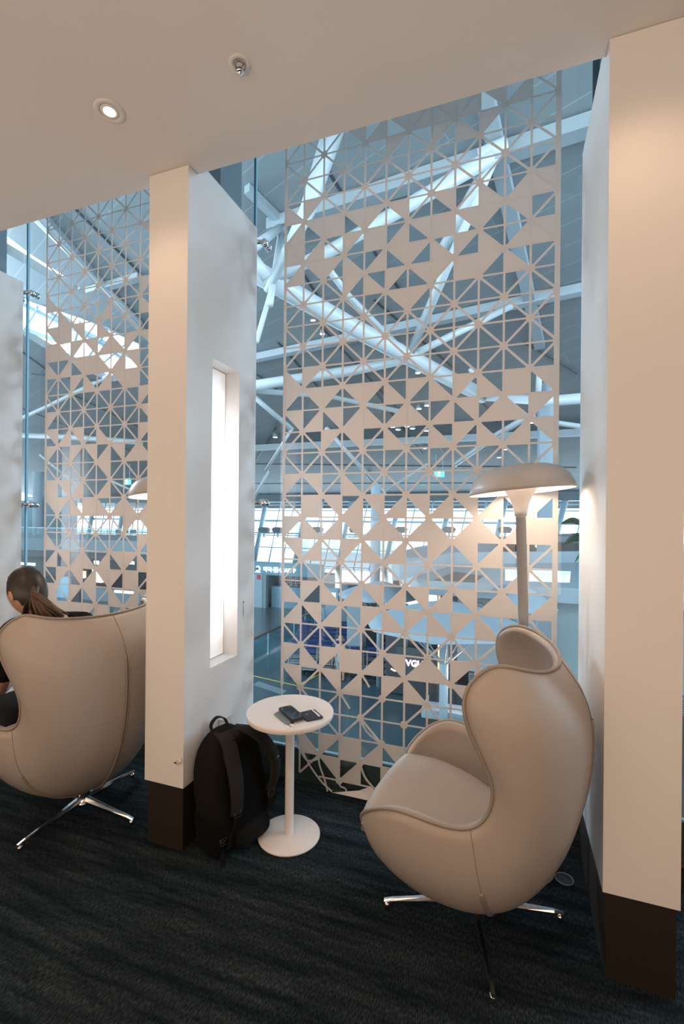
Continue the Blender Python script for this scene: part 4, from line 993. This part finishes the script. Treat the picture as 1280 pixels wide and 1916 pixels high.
for px, w_ in pl:
    lab = 'small dark terrace chair behind the far glass balustrade, %s of the row' % w_
    p = Vector((X(px, Y1+1.5), Y1+1.5, Z(1010, Y1, 150)))
    if first is None:
        t = thing('terrace_chair', lab, 'chair', p, 0, None)
        boxo('seat', -.22, .22, -.22, .22, .42, .46, m_shrub, t); boxo('backrest', -.22, .22, .18, .22, .5, .85, m_shrub, t)
        for sx in (-1, 1):
            for sy in (-1, 1): boxo('leg', sx*.2-.015, sx*.2+.015, sy*.2-.015, sy*.2+.015, 0, .42 if sy < 0 else .85, m_shrub, t)
        first = t
    else: t = copy_tree(first); t.location = p; t['label'] = lab; t.rotation_euler.z = random.uniform(-.9, .9)
t = thing('shopfront', 'dark shopfront with small lit white sign behind the seated woman', 'shop')
Y2 = 27.5; xa, xb = X(-60, Y2), X(146, Y2)
boxo('fascia', xa, xb, Y2, Y2+.3, Z(1075, Y2, 70), Z(1046, Y1, 150), m_hdark, t)
boxo('back_wall', xa, xb, Y2+3, Y2+3.2, -5, Z(1060, Y2, 70), m_hdark, t)
text('sign_lettering', 'SWAROVSKI', (X(54, Y2), Y2-.03, Z(1055.5, Y2, 54)), (PI/2, 0, 0), .30, m_signw, t, .02, 'CENTER', .006)
boxo('display', X(92, Y2), X(102, Y2), Y2+.5, Y2+.8, -3.6, Z(1068, Y2, 98), m_brown, t)
boxo('curtain', X(104, Y2), X(126, Y2), Y2+.2, Y2+.4, -5, Z(1072, Y2, 115), mat('pale_blue_curtain', (.25, .48, .62), .8), t)
boxo('lit_display', X(138, Y2), X(146, Y2), Y2+.6, Y2+.8, -3.4, Z(1070, Y2, 140), m_warmlit, t)
t = thing('shopfront', 'shopfront with lit lettering and warm displays right of the white column, left window', 'shop')
xa, xb = X(150, Y2), X(300, Y2)
boxo('fascia', xa, xb, Y2, Y2+.3, Z(1064, Y2, 200), Z(1046, Y1, 150), m_hdark, t)
boxo('back_wall', xa, xb, Y2+3, Y2+3.2, -5, Z(1060, Y2, 200), m_hdark, t)
text('sign_lettering', 'LEAGUE', (X(240, Y2), Y2-.03, Z(1052.5, Y2, 240)), (PI/2, 0, 0), .36, m_signw, t, .02, 'CENTER', .012)
text('sign_lettering', '명품', (X(182, Y2), Y2-.03, Z(1053, Y2, 182)), (PI/2, 0, 0), .30, m_signw, t, .02, 'CENTER', .012)
boxo('display', X(218, Y2), X(232, Y2), Y2+.8, Y2+1, Z(1100, Y2, 225), Z(1075, Y2, 225), m_warmlit, t)
boxo('display', X(157, Y2), X(176, Y2), Y2+.8, Y2+1, Z(1092, Y2, 160), Z(1066, Y2, 160), m_warmlit, t)
boxo('counter', X(150, Y2), X(262, Y2), Y2+.2, Y2+.9, -5, -4.0, m_hgrey, t)
boxo('shelf_light', X(212, Y2), X(248, Y2), Y2+.15, Y2+.2, Z(1111, Y2, 230), Z(1106, Y2, 230), m_warmlit, t)

for px, py, Y, lab in [(822, 886, 40, 'green exit sign hanging left of the lamp shade'), (238, 901, 34, 'green exit sign hanging behind the left patterned film')]:
    p = at(px, py, Y); t = thing('exit_sign', lab, 'sign', p); boxo('panel', -.42, .42, -.04, .04, -.30, .30, m_green, t)
    boxo('pictogram', -.12, .06, -.055, -.045, -.2, .18, m_signw, t); boxo('hanger', -.3, -.27, -.02, .02, .30, 1.6, m_mull, t); boxo('hanger', .27, .3, -.02, .02, .30, 1.6, m_mull, t)

# kiosk pavilion to the right
Yk = 14.2
t = thing('kiosk', 'white box-like kiosk with flat recessed roof behind the floor lamp', 'kiosk')
xa, xb = X(742, 21), 14
zt_ = Z(1092, Yk, 900)
P = [Vector((X(745, 22), 23, zt_)), Vector((X(730, 15), Yk+2.6, zt_)), Vector((X(800, Yk), Yk, zt_)), Vector((13, Yk, zt_)), Vector((13, 23, zt_))]
bm = bmesh.new(); prism(bm, P, (0, 0, -.42)); obj('roof_slab', bm, m_hwhite, t)
def poly_on(name, px, z, th, m): 
    bm = bmesh.new(); prism(bm, [atz(a, b, z) for a, b in px], (0, 0, th)); return obj(name, bm, m, t)
poly_on('roof_hatch', [(812, 1086), (852, 1070), (905, 1078), (888, 1090)], zt_, .01, m_hdark)
poly_on('glowing_roof_panel', [(945, 1066), (1068, 1070), (1066, 1090), (945, 1086)], zt_, .02, mat('glossy_white_panel', (.9, .95, 1), .12, emit=(.85, .95, 1), es=.25))  # white roof plane given a faint emission of its own
bm = bmesh.new()
for a, b in [((740, 1086), (850, 1056)), ((850, 1056), (1100, 1052))]:
    p, q = atz(*a, zt_), atz(*b, zt_); s = (q-p).cross(Vector((0, 0, 1))).normalized()*.12; prism(bm, [p-s, p+s, p+s+Vector((0, 0, .5)), p-s+Vector((0, 0, .5))], q-p)
obj('parapet', bm, m_hwhite, t)
m_conc = mat('pale_grey_board', (.17, .225, .25), .7, noise=(.6, .15))
boxo('front_wall', X(858, Yk+.5), 13, Yk+.5, Yk+.8, -3.1, zt_-.42, m_conc, t)
boxo('plinth', X(858, Yk+.5), 13, Yk+.4, Yk+.8, -5, -3.6, m_hdark, t)
for k in range(8): boxo('louvre', X(880, Yk+.5), 13, Yk+.35, Yk+.7, -3.58+k*.06, -3.555+k*.06, m_hgrey, t)
boxo('glass_front', X(820, Yk+.5), X(858, Yk+.5), Yk+.5, Yk+.6, -5, zt_-.42, m_hdark, t)
boxo('lit_jamb', X(822, Yk+.5), X(826, Yk+.5), Yk+.42, Yk+.5, -3.2, zt_-.5, mat('brass_jamb', (.6, .45, .25), .3, emit=(1, .7, .35), es=.3), t)
bm = bmesh.new(); pp = at(898, 1135, Yk+.45); tube(bm, [pp+Vector((.09*math.cos(q*PI/10), 0, .09*math.sin(q*PI/10))) for q in range(20)], .018, 8, closed=True); obj('ring_sign', bm, m_hwhite, t, True)
t = thing('cafe_building', 'dark grey cafe roof and wall behind the white kiosk', 'building')
bm = bmesh.new(); prism(bm, [at(752, 1031, 30), at(860, 1012, 30), at(1140, 1000, 30), at(1140, 1062, 30), at(752, 1062, 30)], (0, 5, 0)); obj('roof', bm, mat('slate_roof', (.15, .20, .24), .6), t)
boxo('wall', X(930, 28), X(1140, 28), 27.8, 28.4, -2, Z(1014, 28, 1000), m_hdark, t)
for k in range(4): boxo('post', X(946+k*7, 27.7), X(946+k*7, 27.7)+.08, 27.6, 27.7, Z(1032, 28), Z(1014, 28), m_black, t)
bm = bmesh.new(); pp = at(1005, 1022, 27.6); lathe(bm, [(0, -.1), (.1, 0), (0, .1)], 12, pp); obj('lamp', bm, m_hlamp, t)
boxo('brown_pillar', X(736, 24), X(748, 24), 24, 24.5, -5, Z(1068, 24, 740), m_brown, t)
boxo('side_wall', X(640, 26), X(700, 26), 26, 26.5, -5, Z(1092, 26, 660), m_hgrey, t)
for k in range(9): boxo('louvre', X(652, 26), X(690, 26), 25.9, 26, -3.4+k*.13, -3.34+k*.13, m_hdark, t)
t = thing('vending_machine', 'white vending machine with a bright screen beside the luggage carts', 'machine', (X(622, 26), 26, -5)); boxo('cabinet', -.42, .42, 0, .7, 0, 2.3, m_hwhite, t, .03); boxo('screen', -.22, .25, -.02, 0, 1.5, 2.1, m_signw, t)
t = thing('advert_pillar', 'pale square pillar behind the middle of the large window', 'pillar', (X(664, 19), 19, -5)); boxo('casing', -.32, .32, 0, .5, 0, 3.2, m_hwhite, t, .03); boxo('plinth', -.34, .34, -.02, .52, 0, .15, m_hgrey, t)
t = thing('dark_pillar', 'dark round-cornered pillar with a small orange lamp, right of the pale pillar', 'pillar', (X(742, 17), 17, -5)); boxo('casing', -.38, .38, 0, .6, 0, 3.3, m_hdark, t, .05)
bm = bmesh.new(); tube(bm, [(-.14, -.05, .95), (0, -.09, .9), (.14, -.05, .95)], .035, 8); obj('lamp', bm, m_warmlit, t)
t = thing('dark_pillar', 'dark wide pillar between the slim grey column and the pale umbrella', 'pillar', (X(708, 20.6), 20.4, -5)); boxo('casing', -.5, .3, 0, .5, 0, 3.0, m_hdark, t, .04)

# umbrellas
def umbrella(px, Yd, r, ze, label):
    cx = X(px, Yd); t = thing('parasol', label, 'umbrella', (cx, Yd, -5)); z = ze+5; n = 8
    bm = bmesh.new(); rings = []
    for s in range(7):
        f = s/6; ring = []
        for k in range(n*6):
            a = 2*PI*k/(n*6); sc2 = 1-.06*f*abs(math.sin(n*a/2)); ring.append(bm.verts.new((r*f*math.cos(a)*sc2, r*f*math.sin(a)*sc2, z+.55*(1-f**1.4))))
        rings.append(ring)
    for A, B_ in zip(rings, rings[1:]):
        for k in range(n*6): bm.faces.new([A[k], A[(k+1) % (n*6)], B_[(k+1) % (n*6)], B_[k]])
    bmesh.ops.remove_doubles(bm, verts=bm.verts, dist=.001)
    cn = obj('canopy', bm, m_cloth, t, True); md = cn.modifiers.new('s', 'SOLIDIFY'); md.thickness = .03
    bm = bmesh.new(); tube(bm, [(0, 0, 0), (0, 0, z+.5)], .11, 16); obj('pole', bm, m_hwhite, t, True)
    for k in range(n):
        a = 2*PI*k/n+.2; bm = bmesh.new(); tube(bm, [(0, 0, z-1.1), (r*.62*math.cos(a), r*.62*math.sin(a), z+.12)], .02, 6); obj('strut', bm, m_hwhite, t)
umbrella(833, 11.9, 2.05, -1.09, 'large pale umbrella with lit white pole below the kiosk roof')
umbrella(712, 17.6, 1.7, -1.45, 'smaller pale umbrella left of the large one')
umbrella(985, 13.2, .8, -.80, 'pale umbrella just above the wing of the empty armchair')

# stall below the umbrella
t = thing('cafe_counter', 'white-topped cafe stall counter under the large umbrella', 'counter', (X(838, 12.2), 12.2, -5))
boxo('cabinet', -.5, .5, 0, .8, 0, 1.35, m_brown, t, .02); boxo('top', -.62, .62, -.1, .9, 1.36, 1.44, m_hwhite, t, .02)
boxo('tray_rim', -.62, .62, -.12, -.08, 1.44, 1.6, m_hwhite, t); boxo('tray_rim', -.62, -.58, -.08, .9, 1.44, 1.6, m_hwhite, t); boxo('tray_rim', .58, .62, -.08, .9, 1.44, 1.6, m_hwhite, t)
for k in range(3): boxo('price_tag', -.35+k*.3, -.27+k*.3, -.03, -.005, .85, 1.05, m_signw, t)
t = thing('cafe_counter', 'white counter with a glowing round lamp beside the armchair wing', 'counter', (X(893, 10.9), 10.9, -5))
boxo('cabinet', -.4, .4, 0, .7, 0, 1.5, m_hdark, t, .02); boxo('top', -.5, .5, -.1, .8, 1.5, 1.6, m_hwhite, t, .02)
bm = bmesh.new(); lathe(bm, [(0, .08), (.2, .05), (.24, 0), (.2, -.03), (0, -.03)], 24, (-.1, -.02, 1.75)); obj('lamp', bm, m_hlamp, t, True)
light('stall_light', 'POINT', at(868, 1250, 12.2), 60, (1, .72, .60), shadow_soft_size=.2)
t = thing('cafe_sign', 'dark sign panel with pink and white lit letters left of the stall', 'sign', at(776, 1242, 15)); boxo('panel', -.6, .9, 0, .1, -.5, .5, m_hdark, t)
text('letters', 'VGU', (0, -.02, 0), (PI/2, 0, 0), .28, m_pinks, t, .02, 'CENTER', .01)
tag(boxo('cafe_back_wall', X(765, 15.6), X(1000, 15.6), 15.6, 16, -5, -1.9, m_hdark), 'dark cafe back wall behind the stall', 'wall')

# balustrade and floor line
t = thing('glass_railing', 'glass balustrade with dark handrail on the lower concourse, left side', 'railing')
p, q = at(440, 1224, 17), at(606, 1160, 27); p.z = q.z = -3.95
bm = bmesh.new(); tube(bm, [p, q], .05, 10); obj('handrail', bm, m_brown, t, True)
bm = bmesh.new(); d = q-p; nrm_ = d.cross(Vector((0, 0, 1))).normalized()*.01; prism(bm, [p-nrm_, p+nrm_, p+nrm_+Vector((0, 0, -.95)), p-nrm_+Vector((0, 0, -.95))], d); obj('glass_panel', bm, m_hglass, t)
for k in range(8):
    c = p.lerp(q, k/7); boxo('post', c.x-.03, c.x+.03, c.y-.03, c.y+.03, -5, -3.95, m_mull, t)
bm = bmesh.new()
for a, b in [((440, 1257), (556, 1283)), ((556, 1283), (610, 1255)), ((610, 1255), (660, 1238))]:
    p, q = atz(*a, -4.99), atz(*b, -4.99); s = (q-p).cross(Vector((0, 0, 1))).normalized()*.045; bm.faces.new([bm.verts.new(v_) for v_ in (p-s, q-s, q+s, p+s)])
tag(obj('trim_floor_line', bm, m_yel), kind='structure')
bm = bmesh.new(); p, q = atz(478, 1278, -4.99), atz(532, 1296, -4.99); s = Vector((0, .22, 0)); bm.faces.new([bm.verts.new(v_) for v_ in (p-s, q-s, q+s, p+s)]); tag(obj('trim_floor_strip', bm, m_hgrey), kind='structure')

# luggage carts: parked rows
bm = bmesh.new()
def cart_parts(root):
    bm = bmesh.new(); tube(bm, [(-.28, -.35, .25), (-.28, .30, .22)], .02, 6); tube(bm, [(.28, -.35, .25), (.28, .30, .22)], .02, 6)
    for s in (-1, 1): tube(bm, [(s*.28, .30, .22), (s*.26, .42, 1.0)], .018, 6)
    tube(bm, [(-.28, -.35, .25), (.28, -.35, .25)], .018, 6); box(bm, -.24, .24, -.33, .28, .225, .24)
    obj('frame', bm, m_alu, root)
    boxo('handle', -.29, .29, .37, .47, .98, 1.08, m_blue, root); boxo('basket', -.22, .22, .22, .40, .78, .96, m_blue, root)
    for x, y in ((-.25, .25), (.25, .25), (0, -.35)):
        b2 = bmesh.new(); tube(b2, [(x-.02, y, .08), (x+.02, y, .08)], .08, 10); obj('wheel', b2, m_black, root)
first = None
base = atz(548, 1258, -5)
ux = Vector((.97, .22, 0)).normalized(); uy = Vector((-.30, .95, 0)).normalized()
for r in range(7):
    for c_ in range(9):
        p = base + ux*(c_*.68) + uy*(r*.80) + Vector((0, 0, 0))
        if first is None:
            t = thing('luggage_cart', 'grey metal airport luggage cart with blue handle parked in the packed rows', 'luggage cart', p, .25, 'luggage carts parked in rows on the concourse'); cart_parts(t); first = t
        else: t = copy_tree(first); t.location = p
        t.rotation_euler.z = .25 + random.uniform(-.05, .05)

# traveller in a hat
t = thing('person', 'distant traveller in a tan hat and pale top standing by the luggage carts', 'person', (0, 0, 0))
o_ = atz(637, 1274, -5); o_.x += .0
T = lambda x, y, z: o_ + Vector((x, y, z))
Vp = [T(0, 0, .92), T(0, 0, 1.15), T(0, 0, 1.38), T(0, .01, 1.50), T(0, .0, 1.62), T(-.17, 0, 1.36), T(-.22, 0, 1.10), T(-.20, -.08, .88), T(.17, 0, 1.36), T(.22, 0, 1.10), T(.20, -.08, .88), T(-.09, 0, .85), T(-.10, .0, .48), T(-.10, 0, .08), T(-.10, -.12, .04), T(.09, 0, .85), T(.10, .03, .48), T(.10, .08, .08), T(.10, -.04, .04)]
skin_mesh('body', Vp, [(0,1),(1,2),(2,3),(3,4),(2,5),(5,6),(6,7),(2,8),(8,9),(9,10),(0,11),(11,12),(12,13),(13,14),(0,15),(15,16),(16,17),(17,18)], [.13,.12,.13,.05,.09,.06,.042,.032,.06,.042,.032,.09,.06,.045,.04,.09,.06,.045,.04], m_skin, t, 2, 0)
skin_mesh('shirt', [Vp[i] for i in (0, 1, 2, 5, 6, 8, 9)], [(0,1),(1,2),(2,3),(3,4),(2,5),(5,6)], [.15, .14, .15, .075, .06, .075, .06], m_cloth, t, 2, 0)
skin_mesh('shorts', [T(0, 0, .90), Vp[11], Vp[12], Vp[15], Vp[16]], [(0,1),(1,2),(0,3),(3,4)], [.15, .11, .08, .11, .08], mat('grey_shorts', (.25, .3, .34), .8), t, 2, 0)
bm = bmesh.new(); lathe(bm, [(0, .16), (.09, .15), (.11, .04), (.19, .0), (.19, -.01), (.10, 0), (0, .01)], 20, T(0, 0, 1.66)); obj('hat', bm, mat('tan_straw', (.35, .24, .14), .8), t, True)

# plant at the right edge of the window
t = thing('potted_plant', 'broad green plant leaves between the lamp and the right partition outside the glass', 'plant', at(1078, 1010, 3.1))
def leaf(p, q, w_):
    bm = bmesh.new(); p, q = Vector(p), Vector(q); d = q-p; s = Vector((0, .25, 1)).normalized(); L, Rr, Mm = [], [], []
    for k in range(9):
        f = k/8; c = p+d*f+Vector((0, 0, .03*math.sin(PI*f))); ww = w_*math.sin(PI*min(1, f*.93+.05))**.8; L.append(bm.verts.new(c+s*ww)); Rr.append(bm.verts.new(c-s*ww)); Mm.append(bm.verts.new(c+Vector((0, -.008, 0))))
    for k in range(8): bm.faces.new([L[k], L[k+1], Mm[k+1], Mm[k]]); bm.faces.new([Mm[k], Mm[k+1], Rr[k+1], Rr[k]])
    o = obj('leaf', bm, m_leaf, t, True); md = o.modifiers.new('s', 'SOLIDIFY'); md.thickness = .002
leaf((.06, 0, .075), (-.085, -.01, .095), .020); leaf((.07, 0, -.0), (-.07, -.01, -.03), .026); leaf((.08, 0, .0), (.2, 0, .12), .03); leaf((.08, .02, -.05), (.0, .05, -.14), .02)
bm = bmesh.new(); tube(bm, cr([(.08, 0, .08), (.10, 0, -.2), (.10, .02, -.9), (.10, .02, -1.45)], 6), .007, 8); obj('stem', bm, m_leaf, t, True)
bm = bmesh.new(); lathe(bm, [(0, -1.75), (.13, -1.75), (.17, -1.42), (.15, -1.42), (0, -1.45)], 28, (.10, .02, 0)); obj('pot', bm, m_hwhite, t, True)
boxo('ledge', -.1, .35, -.2, .3, -1.85, -1.75, m_hgrey, t)
